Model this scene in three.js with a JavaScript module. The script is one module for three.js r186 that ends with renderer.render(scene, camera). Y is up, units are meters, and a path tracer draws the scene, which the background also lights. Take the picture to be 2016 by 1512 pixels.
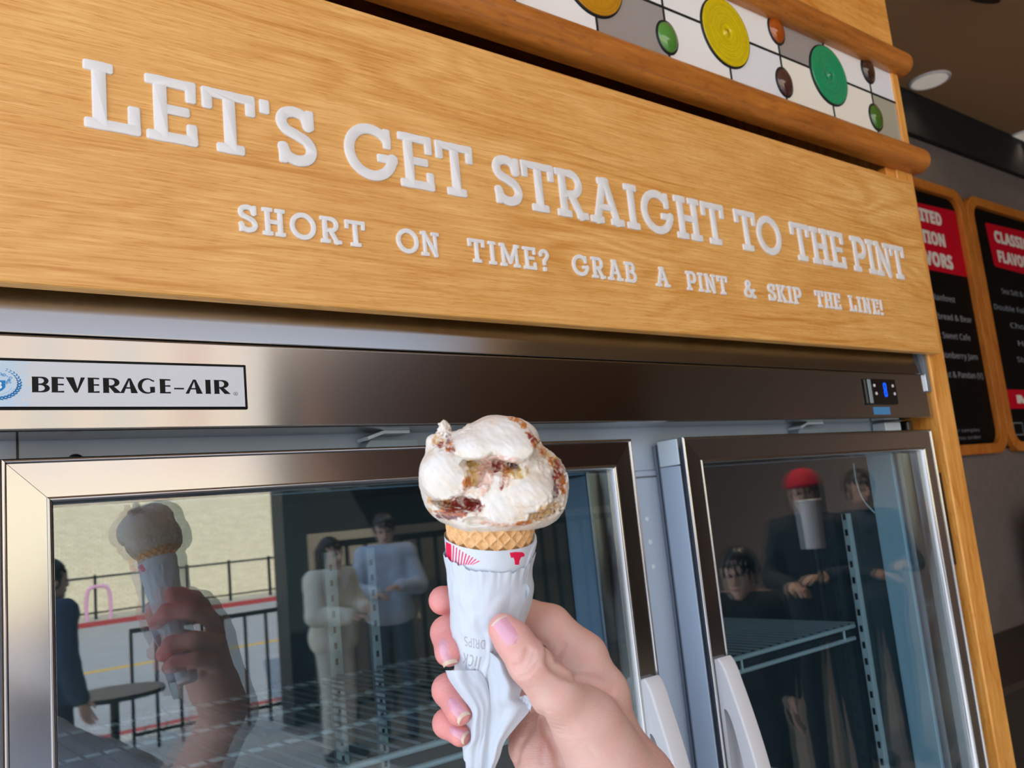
import * as THREE from 'three';
import { mergeGeometries, mergeVertices, toCreasedNormals } from 'three/addons/utils/BufferGeometryUtils.js';
import { RoundedBoxGeometry } from 'three/addons/geometries/RoundedBoxGeometry.js';
import { RectAreaLightUniformsLib } from 'three/addons/lights/RectAreaLightUniformsLib.js';
import { createNoise3D, createNoise2D } from 'simplex-noise';
RectAreaLightUniformsLib.init();

// ---------- camera, sky, sun, exposure ----------
const scene = new THREE.Scene();
const FOCAL = 1731, IMG_W = 2016, IMG_H = 1512;
const camera = new THREE.PerspectiveCamera(2 * Math.atan(IMG_H / 2 / FOCAL) * 180 / Math.PI, IMG_W / IMG_H, 0.02, 200);
camera.position.set(0, 1.6, 0.66);
camera.rotation.order = 'YXZ';
camera.rotation.set(8.65 * Math.PI / 180, -38.62 * Math.PI / 180, -5.7 * Math.PI / 180);
camera.focus = 0.60;
camera.userData.fStop = camera.getFocalLength() / 1.9;        // an opening of 1.9 mm
camera.updateMatrixWorld(true);
const renderer = new THREE.WebGLRenderer({ antialias: true });
renderer.toneMapping = THREE.LinearToneMapping;
renderer.toneMappingExposure = 0.86;
renderer.shadowMap.enabled = true;
const sun = new THREE.DirectionalLight(0xfff1dc, 8.0);
sun.position.set(-9, 17, -10.5); sun.target.position.set(0, 0, 14);
sun.castShadow = true; sun.shadow.mapSize.set(2048, 2048);
Object.assign(sun.shadow.camera, { left: -40, right: 40, top: 40, bottom: -40, near: 1, far: 90 });
scene.add(sun, sun.target);
{ // open sky: pale blue above, whiter towards the horizon, the same all round
  const W = 64, H = 32, d = new Float32Array(W * H * 4);
  for (let j = 0; j < H; j++) for (let i = 0; i < W; i++) {
    const el = Math.max(0, Math.sin(((j + 0.5) / H - 0.5) * Math.PI)), k = Math.pow(el, 0.55), o = (j * W + i) * 4;
    d[o] = 1.62 - 0.80 * k; d[o + 1] = 1.70 - 0.55 * k; d[o + 2] = 1.85 - 0.16 * k; d[o + 3] = 1;
  }
  const sky = new THREE.DataTexture(d, W, H, THREE.RGBAFormat, THREE.FloatType);
  sky.mapping = THREE.EquirectangularReflectionMapping; sky.magFilter = THREE.LinearFilter; sky.needsUpdate = true;
  scene.background = sky; scene.environment = sky;
  scene.backgroundIntensity = 1.35; scene.environmentIntensity = 1.35;
}

// ---------- helpers ----------
function rng(seed) { let s = seed >>> 0; return () => { s = (s + 0x6D2B79F5) >>> 0; let t = s; t = Math.imul(t ^ (t >>> 15), t | 1); t ^= t + Math.imul(t ^ (t >>> 7), t | 61); return ((t ^ (t >>> 14)) >>> 0) / 4294967296; }; }
const n3 = createNoise3D(rng(11)), n2 = createNoise2D(rng(23));
const fbm2 = (x, y, o = 4) => { let a = 0, s = 0.5; for (let i = 0; i < o; i++) { a += s * n2(x, y); x *= 2.03; y *= 2.03; s *= 0.5; } return a; };
const fbm3 = (x, y, z, o = 4) => { let a = 0, s = 0.5; for (let i = 0; i < o; i++) { a += s * n3(x, y, z); x *= 2.03; y *= 2.03; z *= 2.03; s *= 0.5; } return a; };
const clamp = (x, a = 0, b = 1) => Math.min(b, Math.max(a, x));
const smooth = (a, b, x) => { const t = clamp((x - a) / (b - a)); return t * t * (3 - 2 * t); };
const lerp = (a, b, t) => a + (b - a) * t;
const V = (x, y, z) => new THREE.Vector3(x, y, z);
// a direction through pixel (x, y) of the photograph, followed to a depth along the optical axis
const at = (x, y, depth) => V((x - IMG_W / 2) / FOCAL * depth, -(y - IMG_H / 2) / FOCAL * depth, -depth).applyMatrix4(camera.matrixWorld);
// the same followed to the plane z = const
const onPlane = (x, y, z) => { const d = at(x, y, 1).sub(camera.position); return camera.position.clone().addScaledVector(d, (z - camera.position.z) / d.z); };

const taken = {};
const numbered = (n) => { const k = taken[n] ?? 0; taken[n] = k + 1; return k ? n + '_' + String(k).padStart(3, '0') : n; };
function thing(name, label, category, pos = [0, 0, 0], group) {
  const o = new THREE.Group(); o.name = numbered(name); o.position.set(...pos); o.userData = { label, category };
  if (group) o.userData.group = group;
  scene.add(o); return o;
}
function solo(name, label, category, geo, mat, group) {
  const o = new THREE.Mesh(geo, mat); o.name = numbered(name); o.userData = { label, category };
  if (group) o.userData.group = group;
  o.castShadow = o.receiveShadow = true; scene.add(o); return o;
}
function part(name, geo, mat, parent, label) {
  const o = new THREE.Mesh(geo, mat); o.name = name; o.castShadow = o.receiveShadow = true;
  if (label) o.userData.label = label;
  if (parent.isMesh || parent.isGroup) parent.add(o);
  return o;
}
function sub(name, parent, label) { const o = new THREE.Group(); o.name = name; if (label) o.userData.label = label; parent.add(o); return o; }
function struct(name, geo, mat, label) {
  const o = new THREE.Mesh(geo, mat); o.name = numbered(name); o.userData = { kind: 'structure' }; if (label) o.userData.label = label;
  o.castShadow = o.receiveShadow = true; scene.add(o); return o;
}
// a box between two corners, uv in metres on every face
function box(x0, y0, z0, x1, y1, z1, r = 0) {
  const w = x1 - x0, h = y1 - y0, d = z1 - z0;
  const g = r > 0 ? new RoundedBoxGeometry(w, h, d, 3, Math.min(r, w / 2.01, h / 2.01, d / 2.01)) : new THREE.BoxGeometry(w, h, d);
  g.translate((x0 + x1) / 2, (y0 + y1) / 2, (z0 + z1) / 2);
  return metreUV(g);
}
function metreUV(g, along = 'x') {
  const p = g.attributes.position, n = g.attributes.normal, uv = new Float32Array(p.count * 2);
  for (let i = 0; i < p.count; i++) {
    const x = p.getX(i), y = p.getY(i), z = p.getZ(i), ax = Math.abs(n.getX(i)), ay = Math.abs(n.getY(i)), az = Math.abs(n.getZ(i));
    let u, v;
    if (az >= ax && az >= ay) { u = x; v = y; } else if (ay >= ax) { u = x; v = z; } else { u = z; v = y; }
    if (along === 'y') { const t = u; u = v; v = t; }
    uv[2 * i] = u; uv[2 * i + 1] = v;
  }
  g.setAttribute('uv', new THREE.BufferAttribute(uv, 2)); return g;
}
function tube(pts, r, seg = 6, tub = null) {
  const c = pts.length === 2 ? new THREE.LineCurve3(pts[0], pts[1]) : new THREE.CatmullRomCurve3(pts, false, 'centripetal');
  return new THREE.TubeGeometry(c, tub ?? (pts.length === 2 ? 1 : pts.length * 6), r, seg, false);
}
function extrudeXY(shape, z0, z1, bevel = 0, seg = 12) {
  const g = new THREE.ExtrudeGeometry(shape, { depth: z1 - z0 - 2 * bevel, bevelEnabled: bevel > 0, bevelThickness: bevel, bevelSize: bevel, bevelOffset: -bevel, bevelSegments: 2, curveSegments: seg });
  g.translate(0, 0, z0 + bevel); return g;
}
function rrect(x0, y0, x1, y1, r) {
  const s = new THREE.Shape(); s.moveTo(x0 + r, y0); s.lineTo(x1 - r, y0); s.absarc(x1 - r, y0 + r, r, -Math.PI / 2, 0); s.lineTo(x1, y1 - r); s.absarc(x1 - r, y1 - r, r, 0, Math.PI / 2);
  s.lineTo(x0 + r, y1); s.absarc(x0 + r, y1 - r, r, Math.PI / 2, Math.PI); s.lineTo(x0, y0 + r); s.absarc(x0 + r, y0 + r, r, Math.PI, 1.5 * Math.PI); return s;
}
function canvasTex(w, h, draw, srgb = true) {
  const c = document.createElement('canvas'); c.width = w; c.height = h; const x = c.getContext('2d'); draw(x, w, h);
  const t = new THREE.CanvasTexture(c); if (srgb) t.colorSpace = THREE.SRGBColorSpace; t.magFilter = THREE.LinearFilter; return t;
}
function dataTex(w, h, fn, srgb = true, repeat = true) {
  const d = new Uint8Array(w * h * 4);
  for (let j = 0; j < h; j++) for (let i = 0; i < w; i++) { const c = fn(i / w, j / h), o = (j * w + i) * 4; d[o] = clamp(c[0], 0, 255); d[o + 1] = clamp(c[1], 0, 255); d[o + 2] = clamp(c[2], 0, 255); d[o + 3] = 255; }
  const t = new THREE.DataTexture(d, w, h); if (srgb) t.colorSpace = THREE.SRGBColorSpace; t.magFilter = THREE.LinearFilter; t.minFilter = THREE.LinearMipmapLinearFilter; t.generateMipmaps = true;
  if (repeat) t.wrapS = t.wrapT = THREE.RepeatWrapping; t.needsUpdate = true; return t;
}
const scaled = (t, sx, sy, ox = 0, oy = 0) => { const c = t.clone(); c.repeat.set(sx, sy); c.offset.set(ox, oy); c.needsUpdate = true; return c; };
// creased normals at millimetre scale (the add-on joins corners closer than a hundredth of a unit)
const creased = (g, a) => { g.scale(5000, 5000, 5000); const r = toCreasedNormals(g, a); r.scale(1 / 5000, 1 / 5000, 1 / 5000); return r; };
const mat = (o) => new THREE.MeshPhysicalMaterial(o);

// signed distance meshing (surface nets): f(x, y, z) < 0 inside
function nets(lo, hi, cell, f, color) {
  const nx = Math.ceil((hi[0] - lo[0]) / cell) + 1, ny = Math.ceil((hi[1] - lo[1]) / cell) + 1, nz = Math.ceil((hi[2] - lo[2]) / cell) + 1;
  const F = new Float32Array(nx * ny * nz), id = (i, j, k) => i + nx * (j + ny * k);
  // coarse pass: skip blocks that are far from the surface
  const B = 6, far = B * cell * 1.75;
  for (let k0 = 0; k0 < nz; k0 += B) for (let j0 = 0; j0 < ny; j0 += B) for (let i0 = 0; i0 < nx; i0 += B) {
    const i1 = Math.min(i0 + B, nx), j1 = Math.min(j0 + B, ny), k1 = Math.min(k0 + B, nz);
    const c = f(lo[0] + (i0 + i1 - 1) / 2 * cell, lo[1] + (j0 + j1 - 1) / 2 * cell, lo[2] + (k0 + k1 - 1) / 2 * cell);
    if (Math.abs(c) > far) { for (let k = k0; k < k1; k++) for (let j = j0; j < j1; j++) for (let i = i0; i < i1; i++) F[id(i, j, k)] = c; continue; }
    for (let k = k0; k < k1; k++) for (let j = j0; j < j1; j++) for (let i = i0; i < i1; i++) F[id(i, j, k)] = f(lo[0] + i * cell, lo[1] + j * cell, lo[2] + k * cell);
  }
  const vid = new Int32Array(nx * ny * nz).fill(-1), pos = [], idx = [];
  const off = [[0, 0, 0], [1, 0, 0], [0, 1, 0], [1, 1, 0], [0, 0, 1], [1, 0, 1], [0, 1, 1], [1, 1, 1]], E = [[0, 1], [2, 3], [4, 5], [6, 7], [0, 2], [1, 3], [4, 6], [5, 7], [0, 4], [1, 5], [2, 6], [3, 7]];
  const g = new Float32Array(8);
  for (let k = 0; k < nz - 1; k++) for (let j = 0; j < ny - 1; j++) for (let i = 0; i < nx - 1; i++) {
    let m = 0; for (let c = 0; c < 8; c++) { const o = off[c]; g[c] = F[id(i + o[0], j + o[1], k + o[2])]; if (g[c] < 0) m |= 1 << c; }
    if (m === 0 || m === 255) continue;
    let x = 0, y = 0, z = 0, n = 0;
    for (const [a, b] of E) { if ((g[a] < 0) === (g[b] < 0)) continue; const t = g[a] / (g[a] - g[b]), A = off[a], Bq = off[b]; x += A[0] + (Bq[0] - A[0]) * t; y += A[1] + (Bq[1] - A[1]) * t; z += A[2] + (Bq[2] - A[2]) * t; n++; }
    vid[id(i, j, k)] = pos.length / 3; pos.push(lo[0] + (i + x / n) * cell, lo[1] + (j + y / n) * cell, lo[2] + (k + z / n) * cell);
  }
  const quad = (a, b, c, d, flip) => { if (a < 0 || b < 0 || c < 0 || d < 0) return; flip ? idx.push(a, c, b, a, d, c) : idx.push(a, b, c, a, c, d); };
  for (let k = 1; k < nz - 1; k++) for (let j = 1; j < ny - 1; j++) for (let i = 1; i < nx - 1; i++) {
    const a = F[id(i, j, k)] < 0;
    if (a !== F[id(i + 1, j, k)] < 0) quad(vid[id(i, j - 1, k - 1)], vid[id(i, j, k - 1)], vid[id(i, j, k)], vid[id(i, j - 1, k)], !a);
    if (a !== F[id(i, j + 1, k)] < 0) quad(vid[id(i - 1, j, k - 1)], vid[id(i - 1, j, k)], vid[id(i, j, k)], vid[id(i, j, k - 1)], !a);
    if (a !== F[id(i, j, k + 1)] < 0) quad(vid[id(i - 1, j - 1, k)], vid[id(i, j - 1, k)], vid[id(i, j, k)], vid[id(i - 1, j, k)], !a);
  }
  const G = new THREE.BufferGeometry(), N = new Float32Array(pos.length), C = color ? new Float32Array(pos.length) : null, uv = new Float32Array(pos.length / 3 * 2);
  const sx = 1, sy = nx, sz = nx * ny;
  for (let q = 0; q < pos.length; q += 3) { // normal: central differences of the field at the cell's corners, interpolated
    const x = pos[q], y = pos[q + 1], z = pos[q + 2], gx = (x - lo[0]) / cell, gy = (y - lo[1]) / cell, gz = (z - lo[2]) / cell, i = clamp(Math.floor(gx), 1, nx - 3), j = clamp(Math.floor(gy), 1, ny - 3), k = clamp(Math.floor(gz), 1, nz - 3);
    let a = 0, b = 0, c = 0;
    for (let m = 0; m < 8; m++) { const o = off[m], w = (o[0] ? gx - i : 1 - gx + i) * (o[1] ? gy - j : 1 - gy + j) * (o[2] ? gz - k : 1 - gz + k), n = id(i + o[0], j + o[1], k + o[2]); a += w * (F[n + sx] - F[n - sx]); b += w * (F[n + sy] - F[n - sy]); c += w * (F[n + sz] - F[n - sz]); }
    const l = Math.hypot(a, b, c) || 1; a /= l; b /= l; c /= l;
    N[q] = a; N[q + 1] = b; N[q + 2] = c;
    uv[q / 3 * 2] = x * 0.78 - z * 0.62; uv[q / 3 * 2 + 1] = y;
    if (C) { const col = color(x, y, z, a, b, c); C[q] = col[0]; C[q + 1] = col[1]; C[q + 2] = col[2]; }
  }
  G.setAttribute('position', new THREE.BufferAttribute(new Float32Array(pos), 3)); G.setAttribute('normal', new THREE.BufferAttribute(N, 3)); G.setAttribute('uv', new THREE.BufferAttribute(uv, 2));
  if (C) G.setAttribute('color', new THREE.BufferAttribute(C, 3));
  G.setIndex(idx); return G;
}
const smin = (a, b, k) => { const h = Math.max(k - Math.abs(a - b), 0) / k; return Math.min(a, b) - h * h * k * 0.25; };
const smax = (a, b, k) => -smin(-a, -b, k);
// tapered capsule: a, b are Vector3, with radii
function cap(a, b, ra, rb) {
  const ax = a.x, ay = a.y, az = a.z, dx = b.x - ax, dy = b.y - ay, dz = b.z - az, L = dx * dx + dy * dy + dz * dz || 1e-9;
  return (x, y, z) => { const px = x - ax, py = y - ay, pz = z - az; let t = (px * dx + py * dy + pz * dz) / L; t = t < 0 ? 0 : t > 1 ? 1 : t; const ex = px - dx * t, ey = py - dy * t, ez = pz - dz * t; return Math.sqrt(ex * ex + ey * ey + ez * ez) - (ra + (rb - ra) * t); };
}

// ---------- materials ----------
// oak: u runs along the grain, both in metres of the piece
function oakAt(u, v, seed, cathedral) {
  const wob = fbm2(u * 1.3 + seed, v * 5 + seed, 3);
  const ring = Math.sin((v * 46 + wob * (cathedral ? 11 : 4) + seed) * 2.4);
  const streak = fbm2(u * 5 + seed * 3, v * 260, 3), fine = n2(u * 22 + seed, v * 1150), pore = n2(u * 34 - seed, v * 820 + seed);
  const blotch = fbm2(u * 3.2 + seed, v * 8 - seed, 3);
  let t = 0.55 + (cathedral ? 0.06 : 0.10) * ring + 0.34 * streak + 0.14 * fine + 0.20 * blotch;
  if (pore > 0.5) t -= (pore - 0.5) * 0.9;
  const line = n2(u * 1.1 + seed, v * 95 + wob * 3), cath = cathedral ? Math.sin((v * 26 + 1.6 * n2(u * 1.1, 4.2) + wob * 9) * 3.1) : 0;
  if (line > 0.45) t -= (line - 0.45) * 0.75; t += 0.10 * cath * smooth(0.1, 0.5, fbm2(u * 1.7 + 5, v * 4, 2) + 0.25);
  return clamp(t, 0, 1);
}
const oakTex = (w, h, U, Vv, seed, cath, dk, lt) => dataTex(w, h, (i, j) => { const t = oakAt(i * U, j * Vv, seed, cath); return [lerp(dk[0], lt[0], t), lerp(dk[1], lt[1], t), lerp(dk[2], lt[2], t)]; });
const oakSign = oakTex(2048, 512, 1.5, 0.36, 3.7, true, [206, 138, 58], [250, 200, 126]);
const oakPlain = oakTex(1024, 512, 1.0, 0.3, 9.1, false, [204, 128, 42], [252, 190, 104]);
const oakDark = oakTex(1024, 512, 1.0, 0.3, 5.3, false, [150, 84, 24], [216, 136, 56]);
const oakBump = dataTex(1024, 512, (i, j) => { const u = i * 1.0, v = j * 0.3, p = n2(u * 34, v * 820), k = 150 + 60 * n2(u * 20, v * 900) - (p > 0.45 ? 120 * (p - 0.45) : 0); return [k, k, k]; }, false);
const M = {};
M.sign = mat({ map: oakSign, roughness: 0.42, bumpMap: scaled(oakBump, 1.5, 1.2), bumpScale: 0.0004, clearcoat: 0.25, clearcoatRoughness: 0.35 });
M.oak = mat({ map: oakPlain, roughness: 0.40, bumpMap: oakBump, bumpScale: 0.0003, clearcoat: 0.3, clearcoatRoughness: 0.3 });
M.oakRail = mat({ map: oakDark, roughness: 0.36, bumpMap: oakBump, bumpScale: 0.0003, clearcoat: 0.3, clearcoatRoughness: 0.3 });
const brush = dataTex(512, 512, (i, j) => { const k = 128 + 70 * n2(i * 1.2, j * 120) + 40 * n2(i * 0.6, j * 60); return [k, k, k]; }, false);
M.steel = mat({ color: 0xa8a7a6, metalness: 1, roughness: 0.14, anisotropy: 0.93, anisotropyRotation: Math.PI / 2, bumpMap: scaled(brush, 4, 8), bumpScale: 0.000004 });
M.frame = mat({ color: 0xb2b3b6, metalness: 1, roughness: 0.13, bumpMap: scaled(brush, 4, 8), bumpScale: 0.000002 });
M.frameUp = mat({ color: 0xb2b3b6, metalness: 1, roughness: 0.13 });
M.greyPaint = mat({ color: 0xafc2d8, roughness: 0.42 });
M.greyDark = mat({ color: 0x6d7780, roughness: 0.5 });
M.liner = mat({ color: 0x47545b, roughness: 0.35 });  // walls darkened in colour to stand in for shade deep inside
M.lit_jamb = mat({ color: 0xcfeaf8, roughness: 0.3 });  // pale tone paints the daylight on the wall strip behind the glass
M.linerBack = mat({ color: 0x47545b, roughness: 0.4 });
M.gasket = mat({ color: 0x8590a0, roughness: 0.55 });
M.black = mat({ color: 0x0c0d0f, roughness: 0.45 });
M.blackMatt = mat({ color: 0x08090b, roughness: 0.55, specularIntensity: 0.35 });
M.blackGloss = mat({ color: 0x08090b, roughness: 0.12 });
M.glass = mat({ color: new THREE.Color().setRGB(0.84, 0.95, 0.99), roughness: 0.0, transmission: 1, thickness: 0, ior: 2.333, metalness: 0 });
M.glassIn = mat({ color: new THREE.Color().setRGB(0.84, 0.95, 0.99), roughness: 0.0, transmission: 1, thickness: 0, ior: 2.333, metalness: 0 });
M.handle = mat({ color: 0xd9dade, roughness: 0.38 });
M.plastic = mat({ color: 0xcfe0ec, roughness: 0.4 });
M.chrome = mat({ color: 0xd8dcde, metalness: 1, roughness: 0.2 });
M.wire = mat({ color: 0xd5dcde, roughness: 0.4, metalness: 0.3 });
M.letter = mat({ color: 0xe8e8ea, roughness: 0.35 });
M.lead = mat({ color: 0x2a2e30, roughness: 0.5, metalness: 0.6 });

// ---------- the setting ----------
const wallTex = dataTex(256, 256, (i, j) => { const k = 6 * fbm2(i * 14, j * 14, 4); return [122 + k, 113 + k, 111 + k]; });
M.wall = mat({ map: scaled(wallTex, 1, 1), roughness: 0.7 });
M.ceiling = mat({ color: 0xb08c66, roughness: 0.75 });
const CEIL = 3.37, WALLZ = -1.15;
struct('wall_back', box(-0.55, 0, WALLZ - 0.15, 8.4, CEIL + 0.15, WALLZ), M.wall);
struct('trim_1', box(1.42, 3.15, WALLZ, 8.2, CEIL, WALLZ + 0.03), mat({ color: 0x17171a, roughness: 0.8 }), 'black band along the top of the wall');
struct('ceiling', box(-0.55, CEIL, WALLZ - 0.15, 3.3, CEIL + 0.2, 2.9), M.ceiling);
struct('ceiling', box(3.3, CEIL, WALLZ - 0.15, 8.4, CEIL + 0.2, 7.15), M.ceiling);
struct('wall_right', box(8.2, 0, WALLZ, 8.35, CEIL + 0.15, 7.15), mat({ color: 0x9a8474, roughness: 0.6 }));
const tileTex = dataTex(512, 512, (i, j) => { const g = (i * 4 % 1 < 0.015 || j * 4 % 1 < 0.015) ? -30 : 0, k = 8 * fbm2(i * 20, j * 20, 4) + g; return [128 + k, 124 + k, 118 + k]; });
M.floor = mat({ map: scaled(tileTex, 0.5, 0.5), roughness: 0.55 });
struct('floor', box(-0.55, -0.1, WALLZ, 8.3, 0, 3.35), M.floor);
struct('floor', box(3.2, -0.1, 3.35, 8.3, 0, 7.0), M.floor);
// the wall behind the camera, dark above and taupe below, where the open shop front ends
struct('wall_front', box(3.45, 1.64, 7.0, 8.3, 2.12, 7.15), mat({ color: 0x1d2226, roughness: 0.6 }), 'dark band of the wall facing the freezer');
struct('wall_front', box(3.45, 2.12, 7.0, 8.3, CEIL + 0.15, 7.15), mat({ color: 0x8a6350, roughness: 0.6 }), 'brown upper wall facing the freezer');
struct('wall_front', box(3.45, 0, 7.0, 8.3, 1.64, 7.15), mat({ color: 0x8a8378, roughness: 0.7 }), 'taupe lower wall facing the freezer');
struct('trim_2', box(3.28, 0, 6.9, 3.50, CEIL, 7.16), mat({ color: 0x1c272d, roughness: 0.5 }), 'dark post at the end of the open shop front');
// street
const pave = dataTex(512, 512, (i, j) => { const k = 14 * fbm2(i * 30, j * 30, 5) - ((i * 2 % 1 < 0.012 || j * 2 % 1 < 0.012) ? 26 : 0); return [190 + k, 186 + k, 176 + k]; });
const road = dataTex(512, 512, (i, j) => { const k = 18 * fbm2(i * 60, j * 60, 5) + 10 * fbm2(i * 4, j * 4, 3); return [166 + k, 168 + k, 170 + k]; });
struct('pavement', box(-40, -0.12, 3.35, 45, -0.02, 8.4), mat({ map: scaled(pave, 0.5, 0.5), roughness: 0.8 }));
struct('road', box(-40, -0.2, 8.6, 45, -0.12, 25.0), mat({ map: scaled(road, 0.3, 0.3), roughness: 0.85 }));
struct('kerb', box(-40, -0.2, 8.4, 45, -0.02, 8.6), mat({ color: 0xa63a3a, roughness: 0.7 }), 'red painted kerb along the near pavement');
struct('kerb', box(-40, -0.2, 25.0, 45, 0, 25.2), mat({ color: 0xa63a3a, roughness: 0.7 }), 'red painted kerb across the road');
struct('pavement', box(-40, -0.2, 25.2, 45, -0.01, 28), mat({ map: scaled(pave, 0.5, 0.5), roughness: 0.8 }));
struct('road_line', box(-40, -0.12, 14.6, 45, -0.115, 14.85), mat({ color: 0xd9ae3f, roughness: 0.8 }), 'yellow line down the road');
const brickTex = dataTex(1024, 1024, (i, j) => {
  const row = Math.floor(j * 28), x = i * 9 + (row % 2) * 0.5, b = Math.floor(x), joint = (j * 28 % 1 < 0.12 || x % 1 < 0.05), s = n2(b * 3.1, row * 7.7), k = 10 * s + 6 * fbm2(i * 60, j * 60, 3);
  return joint ? [176 + k, 168 + k, 146 + k] : [236 + k, 226 + k, 196 + k];
});
M.brick = mat({ map: scaled(brickTex, 0.5, 0.5), roughness: 0.85 });
struct('facade', box(-40, -0.1, 28, 45, 4.6, 28.5), M.brick, 'pale brick wall across the street');
struct('facade', box(-40, 4.6, 28, 45, 12.5, 28.5), mat({ color: 0xdccbbb, roughness: 0.85 }), 'upper storeys of the building across the street');
{ // windows of the upper storeys
  const wm = mat({ color: 0xb9c3c9, roughness: 0.3 }), fm = mat({ color: 0xd9d2c8, roughness: 0.6 }), cm = mat({ color: 0xb98a86, roughness: 0.7 });
  for (let k = 0; k < 16; k++) {
    const x = -12 + k * 2.15, w = new THREE.Group(); w.name = numbered('facade_window'); w.userData = { label: 'window in the upper storey across the street', category: 'window', group: 'upper windows across the street' }; scene.add(w);
    part('window_frame', box(x - 0.62, 5.6, 27.9, x + 0.62, 7.9, 28.0), fm, w); part('pane', box(x - 0.52, 5.7, 27.86, x + 0.52, 7.8, 27.91), k % 3 === 1 ? cm : wm, w);
  }
}

// ---------- oak surround ----------
const PX0 = 1.352, PX1 = 1.414, PF = 0.007;
{
  const s = thing('freezer_surround', 'honey oak cabinet surround built round the glass-door freezer', 'cabinet');
  const prof = new THREE.Shape(); // post seen from above: x right, y towards the back, its outer front corner rounded
  prof.moveTo(PX0, 0.86); prof.lineTo(PX0, -PF + 0.002); prof.lineTo(PX0 + 0.002, -PF); prof.lineTo(PX1 - 0.016, -PF); prof.absarc(PX1 - 0.016, -PF + 0.016, 0.016, -Math.PI / 2, 0); prof.lineTo(PX1, 0.86); prof.closePath();
  const pg = new THREE.ExtrudeGeometry(prof, { depth: CEIL, bevelEnabled: false, curveSegments: 8 }); pg.rotateX(-Math.PI / 2);
  pg.computeVertexNormals(); metreUV(pg, 'y');
  // rotateX(-90) sends the drawing's y to -z, as wanted
  part('post', pg, M.oak, s);
  part('post', box(-0.07, 0, -0.86, 0.05, CEIL, PF, 0.003), M.oak, s);
  const nose = (y0, y1) => { // rail with a fully rounded nose
    const r = (y1 - y0) / 2, sh = new THREE.Shape(); sh.moveTo(0.004, -r); sh.lineTo(0.015, -r); sh.absarc(0.015, 0, r, -Math.PI / 2, Math.PI / 2, false); sh.lineTo(0.004, r); sh.closePath();
    const L = 1.496, g = new THREE.ExtrudeGeometry(sh, { depth: L - 0.02, bevelEnabled: true, bevelThickness: 0.01, bevelSize: 0.006, bevelOffset: -0.006, bevelSegments: 4, curveSegments: 14 });
    g.rotateY(-Math.PI / 2); g.translate(PX1 + 0.006 - 0.01, (y0 + y1) / 2, 0); return metreUV(creased(g, 0.6));
  };
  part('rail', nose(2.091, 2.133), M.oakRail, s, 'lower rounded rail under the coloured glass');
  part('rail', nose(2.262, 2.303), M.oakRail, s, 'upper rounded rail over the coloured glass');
  part('panel', box(-0.07, 2.30, -0.02, 1.405, CEIL, 0.012, 0.003), M.oak, s);
  part('stile', metreUV(box(1.380, 2.12, -0.03, 1.4, 2.28, 0.013, 0.002), 'y'), M.oak, s);
  part('stile', metreUV(box(-0.07, 2.12, -0.03, 0.03, 2.28, 0.013, 0.002), 'y'), M.oak, s);
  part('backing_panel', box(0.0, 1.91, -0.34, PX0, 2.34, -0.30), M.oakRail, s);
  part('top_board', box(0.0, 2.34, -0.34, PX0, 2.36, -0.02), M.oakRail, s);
  part('block', box(1.325, 2.03, -0.03, 1.352, 2.092, 0.004, 0.002), mat({ map: oakPlain, roughness: 0.5, color: 0xfff0d8 }), s);
  part('cleat', box(1.30, 2.02, -0.05, 1.326, 2.092, -0.012, 0.002), M.oak, s);
}

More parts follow.
